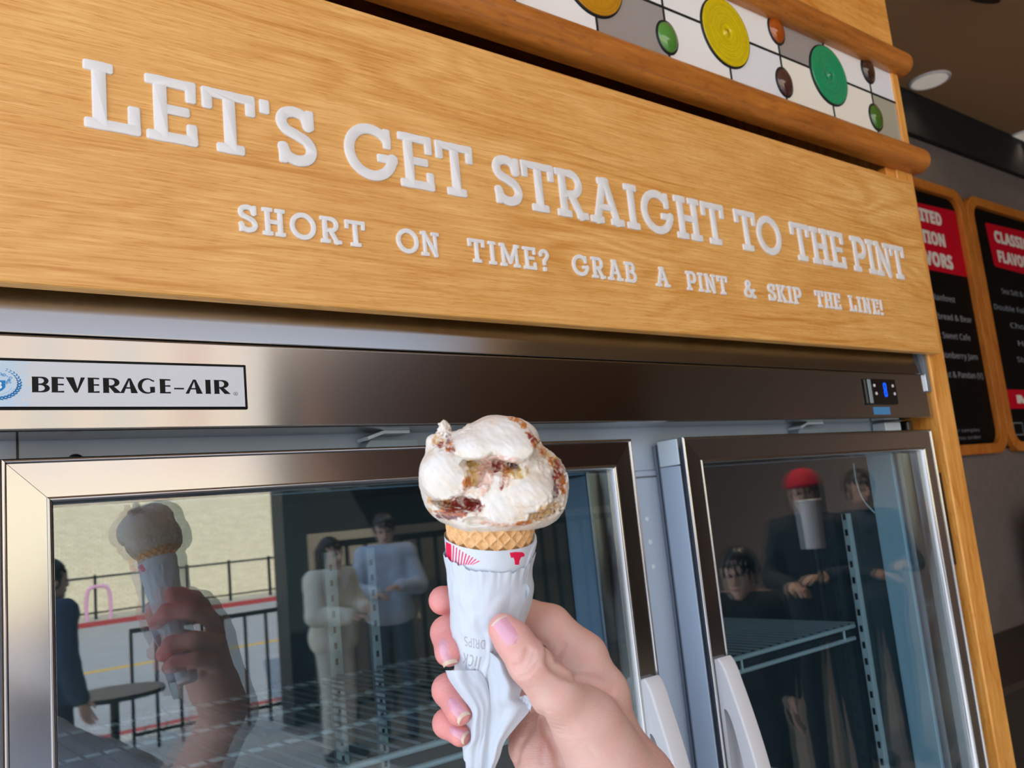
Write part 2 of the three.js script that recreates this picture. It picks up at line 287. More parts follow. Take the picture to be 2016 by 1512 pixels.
// ---------- coloured glass strip ----------
{
  const Z = 0.010, sc = (0.66 - Z) / 0.67, gx = (x) => x * sc, gy = (y) => 1.6 + (y - 1.6) * sc;
  const s = thing('stained_glass_strip', 'strip of white and grey stained glass with round coloured roundels above the sign', 'stained glass', [0, 0, 0]);
  const yT = gy(2.315), yB = gy(2.135), yM = gy(2.229), xs = [0.09, 0.215, 0.341, 0.467, 0.592, 0.718, 0.844, 0.9695, 1.096, 1.221, 1.347, 1.428].map(gx);
  const pan = (c) => mat({ color: c, roughness: 0.12, clearcoat: 0.5, clearcoatRoughness: 0.05 });
  const white = pan(0xfbfcff), cream = pan(0xfbf9f0), blue = pan(0xf1f5ff), grey = pan(0xa39d9c), sage = pan(0xb0ae9e);
  const tone = { '5-': grey, '6-': white, '7-': blue, '8+': grey, '8-': cream, '9+': white, '9-': cream, '10+': blue, '10-': sage, '6+': white, '7+': white, '4-': white, '5+': white, '2+': grey, '1-': sage, '3-': cream };
  for (let i = 0; i < xs.length - 1; i++) for (const up of [0, 1]) {
    const e = 0.0012; part('pane', box(xs[i] + e, up ? yM + e : yB, Z - 0.004, xs[i + 1] - e, up ? yT : yM - e, Z), tone[i + (up ? '+' : '-')] ?? (up ? cream : white), s);
  }
  const bar = (x0, y0, x1, y1) => part('lead_line', box(x0, y0, Z - 0.004, x1, y1, Z + 0.0012, 0.0005), M.lead, s);
  bar(xs[0], yM - 0.0016, xs[11], yM + 0.0016);
  xs.forEach((x, i) => bar(x - (i === 11 ? 0.005 : 0.0015), yB, x + (i === 11 ? 0.001 : 0.0015), yT));
  bar(xs[0], gy(2.3005), xs[11], gy(2.306));
  const roundel = (i, R, hex, name) => { // spun disc of glass: raised rim, shallow rings, a pip in the middle
    const pts = []; for (let k = 0; k <= 40; k++) { const r = R * k / 40; pts.push(new THREE.Vector2(r, 0.0035 + 0.0004 * Math.cos(r * 2600) + 0.0024 * Math.exp(-((r / 0.004) ** 2)) - 0.0014 * Math.exp(-(((r - 0.008) / 0.004) ** 2)))); }
    pts.push(new THREE.Vector2(R, 0));
    const g = new THREE.LatheGeometry(pts, 48); g.rotateX(Math.PI / 2); g.translate(xs[i], yM - 0.001, Z);
    const swirl = dataTex(256, 256, (a, b) => { const x = a - 0.5, y = b - 0.5, r = Math.hypot(x, y), th = Math.atan2(y, x), k = 1 + 0.10 * n2(r * 60 + th * 0.6, 1 + i) + 0.05 * fbm2(a * 9, b * 9, 3) - 0.5 * Math.exp(-((r / 0.03) ** 2)); const c = new THREE.Color(hex).getRGB({}, THREE.SRGBColorSpace); return [c.r * 255 * k, c.g * 255 * k, c.b * 255 * k]; });
    const p = g.attributes.position, uv = g.attributes.uv; for (let k = 0; k < p.count; k++) uv.setXY(k, 0.5 + (p.getX(k) - xs[i]) / R / 2, 0.5 + (p.getY(k) - yM) / R / 2);
    part('roundel', g, mat({ map: swirl, roughness: 0.12, clearcoat: 0.6, clearcoatRoughness: 0.05 }), s, name);
    const t = new THREE.TorusGeometry(R, 0.0022, 8, 60); t.translate(xs[i], yM - 0.001, Z + 0.0005); part('lead_ring', t, M.lead, s);
  };
  const q = sc;
  roundel(1, 0.048 * q, '#b98a12', 'amber glass roundel'); roundel(3, 0.048 * q, '#1d7a4c', 'green glass roundel');
  roundel(5, 0.0485 * q, '#c58a12', 'amber glass roundel'); roundel(7, 0.0495 * q, '#dcc400', 'bright yellow glass roundel'); roundel(9, 0.0480 * q, '#0b9a68', 'emerald green glass roundel');
  const gem = (i, up, c, name) => {
    const pts = []; for (let k = 0; k <= 10; k++) { const a = k / 10 * Math.PI / 2; pts.push(new THREE.Vector2(0.0195 * Math.sin(a), 0.008 * Math.cos(a))); }
    const g = new THREE.LatheGeometry(pts, 28); g.rotateX(Math.PI / 2); g.scale(0.92, 1.08, 1); g.translate(xs[i], yM + (up ? 0.0385 : -0.0415), Z); part('glass_gem', g, mat({ color: c, roughness: 0.06, clearcoat: 1, clearcoatRoughness: 0.02 }), s, name);
    const t = new THREE.TorusGeometry(0.0198, 0.0018, 8, 40); t.scale(0.92, 1.08, 1); t.translate(xs[i], yM + (up ? 0.0385 : -0.0415), Z + 0.0005); part('lead_ring', t, M.lead, s);
  };
  gem(2, 0, '#5a3a1c', 'brown glass gem'); gem(2, 1, '#3f7a34', 'green glass gem'); gem(4, 1, '#5a3a1c', 'brown glass gem'); gem(4, 0, '#7a4a1c', 'orange glass gem');
  gem(6, 0, '#4f8f3a', 'light green glass gem'); gem(6, 1, '#5a2f22', 'brown glass gem'); gem(8, 1, '#a34c08', 'orange brown glass gem'); gem(8, 0, '#4a2a26', 'dark brown glass gem'); gem(10, 1, '#3a211b', 'near black glass gem'); gem(10, 0, '#3d6b1e', 'dark green glass gem');
}

// ---------- the oak sign and its letters ----------
// slab letters drawn as distance fields in units of the cap height, contoured, then extruded
function glyphs() {
  const t = 0.17, s = 0.135;
  const B = (x0, y0, x1, y1) => ({ k: 0, x0: Math.min(x0, x1), y0: Math.min(y0, y1), x1: Math.max(x0, x1), y1: Math.max(y0, y1) });
  const L = (pts, w = t) => ({ k: 1, pts, w });
  const arc = (cx, cy, rx, ry, a0, a1, n = 40) => Array.from({ length: n + 1 }, (_, i) => { const a = (a0 + (a1 - a0) * i / n) * Math.PI / 180; return [cx + rx * Math.cos(a), cy + ry * Math.sin(a)]; });
  const cr = (pts, n = 8) => new THREE.CatmullRomCurve3(pts.map(([x, y]) => V(x, y, 0)), false, 'centripetal').getPoints(pts.length * n).map((p) => [p.x, p.y]);
  const stem = (x) => B(x, 0, x + t, 1), foot = (x, y) => B(x - 0.1, y ? 1 - s : 0, x + t + 0.1, y ? 1 : s);
  const G = {};
  G.L = { w: 0.73, p: [stem(0.11), B(0, 1 - s, 0.38, 1), B(0, 0, 0.73, s), B(0.58, 0, 0.73, 0.42)] };
  G.E = { w: 0.70, p: [stem(0.11), B(0, 1 - s, 0.70, 1), B(0, 0, 0.70, s), B(0.565, 0.68, 0.70, 1), B(0.565, 0, 0.70, 0.32), B(0.2, 0.44, 0.60, 0.57)] };
  G.T = { w: 0.82, p: [B(0.325, 0, 0.495, 1), B(0, 1 - s, 0.82, 1), B(0, 0.67, 0.14, 1), B(0.68, 0.67, 0.82, 1), B(0.2, 0, 0.62, s)] };
  G["'"] = { w: 0.16, p: [B(0, 0.78, 0.16, 1)] };
  G.S = { w: 0.68, p: [L(cr([[0.55, 0.70], [0.50, 0.85], [0.34, 0.915], [0.15, 0.86], [0.09, 0.73], [0.16, 0.60], [0.34, 0.52], [0.52, 0.43], [0.59, 0.28], [0.52, 0.14], [0.33, 0.085], [0.16, 0.15], [0.10, 0.28]]), 0.165), B(0.52, 0.66, 0.65, 0.98), B(0.03, 0.02, 0.16, 0.35)] };
  G.G = { w: 1.02, p: [L(arc(0.5, 0.5, 0.415, 0.42, 42, 352), 0.165), B(0.755, 0.62, 0.885, 0.97), B(0.62, 0.36, 1.0, 0.49)] };
  G.O = { w: 1.0, p: [L(arc(0.5, 0.5, 0.415, 0.42, 0, 360), 0.165)] };
  G.I = { w: 0.38, p: [stem(0.105), foot(0.105, 0), foot(0.105, 1)] };
  G.H = { w: 0.84, p: [stem(0.1), stem(0.57), foot(0.1, 0), foot(0.1, 1), foot(0.57, 0), foot(0.57, 1), B(0.2, 0.43, 0.65, 0.565)] };
  G.R = { w: 0.83, p: [stem(0.1), foot(0.1, 0), B(0, 1 - s, 0.45, 1), B(0.2, 0.42, 0.45, 0.555), L(arc(0.42, 0.71, 0.225, 0.222, -90, 90, 24), s + 0.02), L([[0.40, 0.47], [0.64, 0.05]], t), B(0.53, 0, 0.83, s)] };
  G.P = { w: 0.76, p: [stem(0.1), foot(0.1, 0), B(0, 1 - s, 0.46, 1), B(0.2, 0.38, 0.46, 0.515), L(arc(0.43, 0.69, 0.245, 0.242, -90, 90, 24), s + 0.02)] };
  G.A = { w: 0.98, p: [L([[0.20, 0.06], [0.46, 0.93]], t), L([[0.78, 0.06], [0.52, 0.93]], t), B(0.30, 1 - s, 0.62, 1), B(0, 0, 0.38, s), B(0.60, 0, 0.98, s), B(0.28, 0.30, 0.70, 0.42)] };
  G.N = { w: 0.86, p: [B(0.1, 0, 0.24, 1), B(0.60, 0, 0.74, 1), L([[0.16, 0.93], [0.68, 0.07]], 0.18), B(0, 1 - s, 0.26, 1), B(0, 0, 0.34, s), B(0.50, 1 - s, 0.86, 1)] };
  G.M = { w: 1.06, p: [B(0.1, 0, 0.24, 1), B(0.82, 0, 0.96, 1), L([[0.17, 0.92], [0.53, 0.20]], 0.17), L([[0.89, 0.92], [0.53, 0.20]], 0.17), B(0, 1 - s, 0.27, 1), B(0.79, 1 - s, 1.06, 1), B(0, 0, 0.34, s), B(0.72, 0, 1.06, s)] };
  G.B = { w: 0.80, p: [stem(0.1), B(0, 1 - s, 0.45, 1), B(0, 0, 0.47, s), B(0.2, 0.45, 0.47, 0.575), L(arc(0.42, 0.745, 0.19, 0.188, -90, 90, 20), s + 0.015), L(arc(0.45, 0.285, 0.235, 0.218, -90, 90, 20), s + 0.015)] };
  G.K = { w: 0.90, p: [stem(0.1), foot(0.1, 0), foot(0.1, 1), L([[0.25, 0.38], [0.66, 0.93]], 0.15), L([[0.40, 0.55], [0.72, 0.06]], 0.165), B(0.50, 1 - s, 0.84, 1), B(0.56, 0, 0.90, s)] };
  G['?'] = { w: 0.56, p: [L(cr([[0.08, 0.74], [0.14, 0.87], [0.29, 0.92], [0.44, 0.85], [0.47, 0.71], [0.38, 0.58], [0.28, 0.47], [0.27, 0.34]]), 0.155), B(0.18, 0.0, 0.36, 0.18), B(0.02, 0.66, 0.15, 0.84)] };
  G['!'] = { w: 0.2, p: [B(0.01, 0.32, 0.19, 1), B(0.01, 0, 0.19, 0.18)] };
  G['&'] = { w: 0.86, p: [L(cr([[0.80, 0.06], [0.60, 0.26], [0.34, 0.58], [0.22, 0.78], [0.33, 0.93], [0.47, 0.84], [0.42, 0.68], [0.24, 0.52], [0.10, 0.32], [0.16, 0.13], [0.36, 0.07], [0.56, 0.18], [0.68, 0.44]]), 0.14), B(0.58, 0.40, 0.82, 0.52), B(0.66, 0, 0.86, s)] };
  return G;
}
const GLYPH = glyphs();
function glyphField(g) {
  const R = 0.028;
  return (x, y) => {
    let d = 9;
    for (const p of g.p) {
      if (p.k === 0) { const cx = (p.x0 + p.x1) / 2, cy = (p.y0 + p.y1) / 2, qx = Math.abs(x - cx) - (p.x1 - p.x0) / 2 + R, qy = Math.abs(y - cy) - (p.y1 - p.y0) / 2 + R; d = smin(d, Math.hypot(Math.max(qx, 0), Math.max(qy, 0)) + Math.min(Math.max(qx, qy), 0) - R, 0.02); }
      else { let e = 9; for (let i = 0; i + 1 < p.pts.length; i++) { const [ax, ay] = p.pts[i], [bx, by] = p.pts[i + 1], dx = bx - ax, dy = by - ay, t = clamp(((x - ax) * dx + (y - ay) * dy) / (dx * dx + dy * dy)); e = Math.min(e, Math.hypot(x - ax - dx * t, y - ay - dy * t)); } d = smin(d, e - p.w / 2, 0.02); }
    }
    return d;
  };
}
function contourShapes(f, x0, y0, x1, y1, h) { // marching squares -> shapes with holes
  const nx = Math.ceil((x1 - x0) / h), ny = Math.ceil((y1 - y0) / h), F = []; for (let j = 0; j <= ny; j++) for (let i = 0; i <= nx; i++) F.push(f(x0 + i * h, y0 + j * h));
  const v = (i, j) => F[j * (nx + 1) + i], key = (e) => e, seg = new Map(), P = new Map();
  const ex = (i, j) => { const k = 'h' + i + ',' + j; if (!P.has(k)) { const t = v(i, j) / (v(i, j) - v(i + 1, j)); P.set(k, [x0 + (i + t) * h, y0 + j * h]); } return k; };
  const ey = (i, j) => { const k = 'v' + i + ',' + j; if (!P.has(k)) { const t = v(i, j) / (v(i, j) - v(i, j + 1)); P.set(k, [x0 + i * h, y0 + (j + t) * h]); } return k; };
  for (let j = 0; j < ny; j++) for (let i = 0; i < nx; i++) {
    const a = v(i, j) < 0, b = v(i + 1, j) < 0, c = v(i + 1, j + 1) < 0, d = v(i, j + 1) < 0, m = a | b << 1 | c << 2 | d << 3; if (m === 0 || m === 15) continue;
    const S = () => ex(i, j), N = () => ex(i, j + 1), W = () => ey(i, j), Eq = () => ey(i + 1, j), put = (p, q) => seg.set(p, q);
    switch (m) { case 1: put(S(), W()); break; case 2: put(Eq(), S()); break; case 3: put(Eq(), W()); break; case 4: put(N(), Eq()); break; case 5: put(S(), W()); put(N(), Eq()); break; case 6: put(N(), S()); break; case 7: put(N(), W()); break; case 8: put(W(), N()); break; case 9: put(S(), N()); break; case 10: put(Eq(), S()); put(W(), N()); break; case 11: put(Eq(), N()); break; case 12: put(W(), Eq()); break; case 13: put(S(), Eq()); break; case 14: put(W(), S()); break; }
  }
  const loops = []; while (seg.size) { const s0 = seg.keys().next().value; let k = s0; const l = []; while (seg.has(k)) { l.push(P.get(k)); const n = seg.get(k); seg.delete(k); k = n; } if (l.length > 6) loops.push(l); }
  const simp = (l) => { const o = []; for (let i = 0; i < l.length; i++) { const a = o.length ? o[o.length - 1] : l[l.length - 1], b = l[i], c = l[(i + 1) % l.length], cr = Math.abs((b[0] - a[0]) * (c[1] - a[1]) - (b[1] - a[1]) * (c[0] - a[0])), L2 = Math.hypot(c[0] - a[0], c[1] - a[1]); if (L2 > 0 && cr / L2 < h * 0.03 && L2 < 0.5) continue; o.push(b); } return o; };
  const area = (l) => l.reduce((s, p, i) => { const q = l[(i + 1) % l.length]; return s + p[0] * q[1] - p[1] * q[0]; }, 0) / 2;
  const L2 = loops.map(simp).filter((l) => l.length > 3), A = L2.map(area), sg = A.length ? Math.sign(A.reduce((m, a) => Math.abs(a) > Math.abs(m) ? a : m, 0)) : 1;
  const inside = (p, l) => { let c = false; for (let i = 0, j = l.length - 1; i < l.length; j = i++) { if ((l[i][1] > p[1]) !== (l[j][1] > p[1]) && p[0] < (l[j][0] - l[i][0]) * (p[1] - l[i][1]) / (l[j][1] - l[i][1]) + l[i][0]) c = !c; } return c; };
  const out = []; L2.forEach((l, i) => { if (Math.sign(A[i]) !== sg) return; const s = new THREE.Shape(l.map(([x, y]) => new THREE.Vector2(x, y))); L2.forEach((q, j) => { if (Math.sign(A[j]) !== sg && inside(q[0], l)) s.holes.push(new THREE.Path(q.map(([x, y]) => new THREE.Vector2(x, y)))); }); out.push(s); });
  return out;
}
const glyphGeo = {};
function letterGeo(ch, capH, width, depth) { // width in metres
  const k = ch + capH + '/' + width.toFixed(4); if (glyphGeo[k]) return glyphGeo[k];
  const g = GLYPH[ch], sh = contourShapes(glyphField(g), -0.06, -0.06, g.w + 0.06, 1.06, 0.012), sx = width / g.w;
  for (const s of sh) for (const path of [s, ...s.holes]) path.curves.forEach((c) => { for (const q of [c.v1, c.v2]) if (!q.done) { q.x *= sx; q.y *= capH; q.done = true; } });
  const b = capH * 0.022, geo = new THREE.ExtrudeGeometry(sh, { depth: depth - b, bevelEnabled: true, bevelThickness: b, bevelSize: b, bevelOffset: -b * 0.4, bevelSegments: 2, curveSegments: 1 });
  return (glyphGeo[k] = creased(geo, 0.7));
}
{
  const Z = 0.022, s = thing('wooden_sign', 'wide oak sign with raised white slab lettering above the freezer', 'sign', [0, 0, 0]);
  const bg = extrudeXY(rrect(-0.065, 1.786, 1.363, 2.066, 0.004), PF, Z, 0.0022, 6), p = bg.attributes.position, uv = bg.attributes.uv;
  for (let i = 0; i < p.count; i++) uv.setXY(i, (p.getX(i) + 0.065) / 1.5, (p.getY(i) - 1.786) / 0.36 + (p.getZ(i) - Z) / 0.36);
  part('board', bg, M.sign, s);
  const line = (x) => -0.0075 * (x - 0.14);
  const put = (ch, x0, x1, base, capH) => { const m = part('letter', letterGeo(ch, capH, x1 - x0, 0.0018), M.letter, s); m.position.set(x0, base + line((x0 + x1) / 2), Z); };
  const main = "L .1446 .1822 E .1872 .2242 T .2296 .2717 ' .2764 .2840 S .2897 .3245 G .3513 .4040 E .4060 .4410 T .4460 .4874 S .5117 .5463 T .5483 .5901 R .5925 .6345 A .6382 .6881 I .6935 .7130 G .7190 .7713 H .7756 .8190 T .8235 .8648 T .8865 .9276 O .9290 .9795 T 1.0034 1.0450 H 1.0480 1.0905 E 1.0925 1.1280 P 1.1485 1.1868 I 1.1890 1.2085 N 1.2115 1.2545 T 1.2550 1.2950".split(' ');
  for (let i = 0; i < main.length; i += 3) put(main[i], +main[i + 1], +main[i + 2], 1.9056, 0.0515);
  const words = [['SHORT', .2534, .3645], ['ON', .3957, .4405], ['TIME?', .4733, .5722], ['GRAB', .6036, .6977], ['A', .7276, .7503], ['PINT', .7797, .8537], ['&', .8852, .9075], ['SKIP', .9342, 1.0056], ['THE', 1.0380, 1.0972], ['LINE!', 1.1195, 1.2060]];
  const c2 = 0.0226;
  for (const [w, a, b] of words) {
    const nat = [...w].reduce((q, c) => q + GLYPH[c].w * c2, 0), sc = w.length === 1 ? (b - a) / nat : Math.min(1, (b - a) * 0.97 / nat), gap = w.length > 1 ? (b - a - nat * sc) / (w.length - 1) : 0; let x = a;
    for (const c of w) { const cw = GLYPH[c].w * c2 * sc; put(c, x, x + cw, 1.8412 + 0.0025 * x, c2); x += cw + gap; }
  }
}

// ---------- the freezer ----------
const FX0 = 0.056, FX1 = 1.350, DTOP = 1.6715, DBOT = 0.30;
const freezer = thing('glass_door_freezer', 'stainless steel upright freezer with two framed glass doors', 'freezer');
{
  const f = freezer, W = 0.03;
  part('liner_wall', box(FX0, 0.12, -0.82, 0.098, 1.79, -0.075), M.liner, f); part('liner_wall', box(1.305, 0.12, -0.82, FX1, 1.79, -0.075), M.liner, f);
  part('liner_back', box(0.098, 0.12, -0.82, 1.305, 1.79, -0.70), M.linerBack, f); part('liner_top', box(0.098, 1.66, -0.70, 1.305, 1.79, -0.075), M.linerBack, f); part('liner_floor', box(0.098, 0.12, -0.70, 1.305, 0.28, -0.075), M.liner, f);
  part('face_frame', box(FX0, 1.640, -0.075, FX1, 1.700, -0.052), M.greyPaint, f); part('face_frame', box(FX0, 0.12, -0.075, FX1, 0.34, -0.052), M.greyPaint, f);
  part('face_frame', box(FX0, 0.34, -0.075, 0.125, 1.640, -0.052), M.greyPaint, f); part('face_frame', box(1.3055, 0.34, -0.075, FX1, 1.640, -0.052), M.greyPaint, f);
  part('lit_jamb', box(1.2965, 0.30, -0.092, 1.3052, 1.655, -0.050, 0.002), M.lit_jamb, f); part('lit_jamb', box(0.0980, 0.30, -0.092, 0.1255, 1.655, -0.051, 0.002), M.lit_jamb, f);
  part('mullion', box(0.672, 0.34, -0.11, 0.775, 1.640, -0.050, 0.004), M.greyPaint, f);
  for (const k of [0, 1, 2]) { const g = new THREE.SphereGeometry(0.0035, 12, 8); g.scale(1, 1, 0.5); const q = onPlane([1273, 1280, 1286][k], [1022, 1068, 1116][k], -0.05); g.translate(q.x, q.y, -0.050); part('screw', g, M.plastic, f); }
  part('seam', box(0.110, 1.671, -0.0522, 0.1115, 1.69, -0.0512), M.black, f);
  part('seam', box(0.674, 1.631, -0.0506, 0.774, 1.633, -0.0490), M.greyDark, f);
  part('base', box(FX0 + 0.01, 0.0, -0.80, FX1 - 0.01, 0.12, -0.10), M.black, f);
  // header: lower plate, folded upper plate leaning back behind the sign
  part('header_panel', box(FX0, 1.6894, -0.052, 1.3485, 1.7565, 0.0, 0.0022), M.steel, f);
  const up = box(FX0, 1.7572, -0.05, 1.3405, 1.90, -0.001, 0.001); { const p = up.attributes.position; for (let i = 0; i < p.count; i++) p.setZ(i, p.getZ(i) - (p.getY(i) - 1.757) * 0.12); up.computeVertexNormals(); }
  part('header_panel', up, M.steel, f, 'upper steel plate leaning back behind the sign');
  part('header_bracket', box(1.3395, 1.7288, -0.02, 1.3505, 1.80, 0.003, 0.001), M.greyDark, f);
  part('header_bracket', box(1.3375, 1.730, -0.002, 1.3395, 1.757, 0.0035, 0.0006), M.chrome, f);
  part('top_cover', box(FX0, 1.79, -0.82, FX1, 1.90, -0.07), M.greyDark, f);
  part('hinge', box(1.255, 1.672, -0.05, 1.300, 1.687, -0.028, 0.002), M.plastic, f); part('hinge_pin', box(1.307, 1.668, -0.045, 1.322, 1.688, -0.02, 0.003), M.blackGloss, f);
  part('screw', new THREE.SphereGeometry(0.006, 16, 10).translate(0.1475, 1.6725, -0.046), M.black, f);
  part('lock_bar', box(1.3425, onPlane(1890, 1108, -0.01).y, -0.03, 1.3505, onPlane(1855, 930, -0.01).y, -0.004, 0.001), M.black, f);
  for (const [x, n] of [[0.374, 0], [1.032, 1]]) { // door closers: a clip on a sloping grey bracket
    const sh = new THREE.Shape(); const w = 0.066 + 0.012 * n; sh.moveTo(x, 1.668); sh.lineTo(x + w, 1.668); sh.lineTo(x + w - 0.004, 1.6815); sh.lineTo(x + 0.013, 1.6815); sh.closePath();
    part('closer_bracket', extrudeXY(sh, -0.052, -0.034, 0.001), mat({ color: 0x8fa3b3, roughness: 0.4 }), f);
    const a = new THREE.Shape(), o = [x + 0.007, 1.684]; a.moveTo(o[0], o[1]); a.lineTo(o[0] + 0.017, o[1] + 0.0055); a.lineTo(o[0] + 0.044 + 0.01 * n, o[1] + 0.0055); a.lineTo(o[0] + 0.044 + 0.01 * n, o[1] + 0.0022); a.lineTo(o[0] + 0.017, o[1] + 0.0022); a.lineTo(o[0] + 0.001, o[1] - 0.0030); a.closePath();
    part('closer_arm', extrudeXY(a, -0.050, -0.028, 0.0008), M.plastic, f);
  }
  // name plate
  const art = canvasTex(2048, 416, (c, w, h) => {
    const px = w / 0.1935; // pixels per metre; the plate runs from x = 0.0675 to 0.261
    const grd = (x) => (x - 0.0675) * px;
    c.fillStyle = '#d2d6dd'; c.fillRect(0, 0, w, h);
    c.fillStyle = '#c3d8ea'; c.fillRect(0, 0, grd(0.1055), h);
    const r0 = rng(5); for (let i = 0; i < 900; i++) { c.fillStyle = r0() > 0.5 ? '#c3d8ea' : '#d2d6dd'; const x = grd(0.1015) + (r0() + r0()) * 0.5 * grd(0.1115 - 0.1015 + 0.0675); c.beginPath(); c.arc(x, r0() * h, 3 + r0() * 7, 0, 7); c.fill(); }
    // crest: laurel round a shield
    const cx = grd(0.0918), cy = h * 0.5, R = 0.0137 * px; c.fillStyle = '#1c6fae';
    for (const side of [-1, 1]) for (let k = 0; k < 15; k++) { const a = -1.15 + k * 0.185, s = 0.45 + 0.55 * Math.min(1, k / 7); for (const d of [-1, 1]) { c.save(); c.translate(cx + side * Math.cos(a) * R * (0.93 + d * 0.055), cy + Math.sin(a) * R * (0.93 + d * 0.055)); c.rotate(side > 0 ? a + Math.PI / 2 + d * 0.42 + Math.PI : Math.PI - a + Math.PI / 2 + d * 0.42); c.beginPath(); c.ellipse(0, 0, 17 * s, 6.2 * s, 0, 0, 7); c.fill(); c.restore(); } }
    c.fillStyle = '#2b7fc2'; c.beginPath(); c.moveTo(cx - 48, cy - 28); c.lineTo(cx + 48, cy - 28); c.lineTo(cx + 46, cy + 34); c.quadraticCurveTo(cx + 30, cy + 66, cx, cy + 78); c.quadraticCurveTo(cx - 30, cy + 66, cx - 46, cy + 34); c.closePath(); c.fill();
    c.fillStyle = '#e3eef8'; c.font = 'bold 92px sans-serif'; c.textAlign = 'center'; c.textBaseline = 'middle'; c.fillText('B', cx, cy + 18);
    const r = rng(31); c.strokeStyle = '#4d8fca'; c.lineWidth = 5; for (let k = 0; k < 60; k++) { const a = r() * 6.28, q = R * (0.40 + 0.24 * r()), x = cx + Math.cos(a) * q, y = cy - 26 + Math.sin(a) * q * 0.72; if (y > cy + 10) continue; c.beginPath(); c.arc(x, y, 4 + 7 * r(), r() * 6, r() * 6 + 3.5); c.stroke(); }
    c.strokeStyle = '#7fb0da'; c.lineWidth = 3; c.beginPath(); c.arc(cx, cy + 8, R * 0.62, 0.35, Math.PI - 0.35); c.stroke(); c.beginPath(); c.arc(cx, cy + 8, R * 0.74, 0.35, Math.PI - 0.35); c.stroke();
    // letters with a strong thick and thin
    const base = h * 0.685, capH = 0.01365 * px, pl = '#0e1114'; c.fillStyle = pl;
    const poly = (...p) => { c.beginPath(); p.forEach(([x, y], i) => i ? c.lineTo(x, base - y * capH) : c.moveTo(x, base - y * capH)); c.closePath(); c.fill(); };
    const U = capH, st = 0.285 * U, th = 0.10;
    const stemL = (x) => poly([x - 3, 0], [x, 0.06], [x, 0.94], [x - 3, 1], [x + st + 3, 1], [x + st, 0.94], [x + st, 0.06], [x + st + 3, 0]);
    const drawE = (x, w) => { stemL(x); poly([x + st, 1], [x + w, 0.985], [x + w, 0.885], [x + st, 0.905]); poly([x + st, 0.565], [x + w - 2, 0.575], [x + w - 2, 0.465], [x + st, 0.475]); poly([x + st, 0.095], [x + w, 0.115], [x + w, 0], [x + st, 0]); };
    const bowl = (x, w, y0, y1, k) => { c.lineWidth = 1; c.beginPath(); const xm = x + st, yT = base - y1 * U, yB = base - y0 * U; c.moveTo(x, yT); c.lineTo(xm + w * 0.3, yT); c.bezierCurveTo(x + st + w * 1.12, yT, x + st + w * 1.12, yB, xm + w * 0.3, yB); c.lineTo(x, yB); c.closePath(); c.fill(); };
    const hole = (x, w, y0, y1) => { c.fillStyle = '#d2d6dd'; c.beginPath(); const yT = base - y1 * U, yB = base - y0 * U; c.moveTo(x + st, yT); c.lineTo(x + st + w * 0.12, yT); c.bezierCurveTo(x + st + w * 0.72, yT, x + st + w * 0.72, yB, x + st + w * 0.12, yB); c.lineTo(x + st, yB); c.closePath(); c.fill(); c.fillStyle = pl; };
    const X = (m) => grd(m), sets = [['B', .1121, .1212], ['E', .1233, .1305], ['V', .1318, .1428], ['E', .1447, .1517], ['R', .1540, .1650], ['A', .1648, .1755], ['G', .1758, .1878], ['E', .1903, .1975], ['-', .1998, .2065], ['A', .2078, .2192], ['I', .2216, .2250], ['R', .2278, .2392]];
    for (const [ch, a0, b0] of sets) {
      const k = (0.2495 - 0.1121) / (0.2392 - 0.1121), a = .1121 + (a0 - .1121) * k, b = .1121 + (b0 - .1121) * k;
      const x = X(a), w = X(b) - x;
      if (ch === 'B') { bowl(x, w * 0.70, 0.47, 1, 0); bowl(x, w * 0.78, 0, 0.54, 0); hole(x, w * 0.62, 0.565, 0.915); hole(x, w * 0.70, 0.085, 0.465); stemL(x); }
      if (ch === 'E') drawE(x, w); if (ch === 'I') stemL(x);
      if (ch === 'V') { poly([x - 3, 1], [x + st + 10, 1], [x + w * 0.60, 0.25], [x + w - 26, 1], [x + w + 3, 1], [x + w * 0.60, 0], [x + w * 0.44, 0]); }
      if (ch === 'R') { bowl(x, w * 0.66, 0.42, 1, 0); hole(x, w * 0.56, 0.50, 0.915); stemL(x); poly([x + st - 4, 0.46], [x + st + w * 0.26, 0.46], [x + w + 4, 0], [x + w - st - 6, 0]); }
      if (ch === 'A') { poly([x - 4, 0], [x + 24, 0], [x + w * 0.52, 0.86], [x + w - st - 6, 0], [x + w + 3, 0], [x + w * 0.62, 1], [x + w * 0.46, 1]); poly([x + w * 0.20, 0.40], [x + w * 0.78, 0.40], [x + w * 0.78, 0.30], [x + w * 0.20, 0.30]); }
      if (ch === 'G') { c.beginPath(); c.ellipse(x + w * 0.5, base - U * 0.5, w * 0.5, U * 0.53, 0, 0, 7); c.ellipse(x + w * 0.56, base - U * 0.5, w * 0.33, U * 0.43, 0, 0, 7, true); c.fill('evenodd'); c.fillStyle = '#d2d6dd'; c.fillRect(x + w * 0.68, base - U * 0.83, w * 0.5, U * 0.38); c.fillRect(x + w * 0.91, base - U, w * 0.3, U); c.fillStyle = pl; poly([x + w * 0.66, 0.45], [x + w * 0.93, 0.45], [x + w * 0.93, 0.06], [x + w * 0.68, 0.02]); poly([x + w * 0.72, 0.92], [x + w * 0.90, 0.90], [x + w * 0.89, 0.78], [x + w * 0.70, 0.86]); }
      if (ch === '-') poly([x, 0.40], [x + w, 0.40], [x + w, 0.29], [x, 0.29]);
    }
    c.strokeStyle = '#3a3f46'; c.lineWidth = 4; c.beginPath(); c.arc(X(0.2538), base - 4, 17, 0, 7); c.stroke(); c.font = 'bold 24px sans-serif'; c.fillStyle = '#3a3f46'; c.fillText('R', X(0.2538), base - 2);
  });
  const np = sub('name_plate', f, 'silver name plate with black border and blue crest');
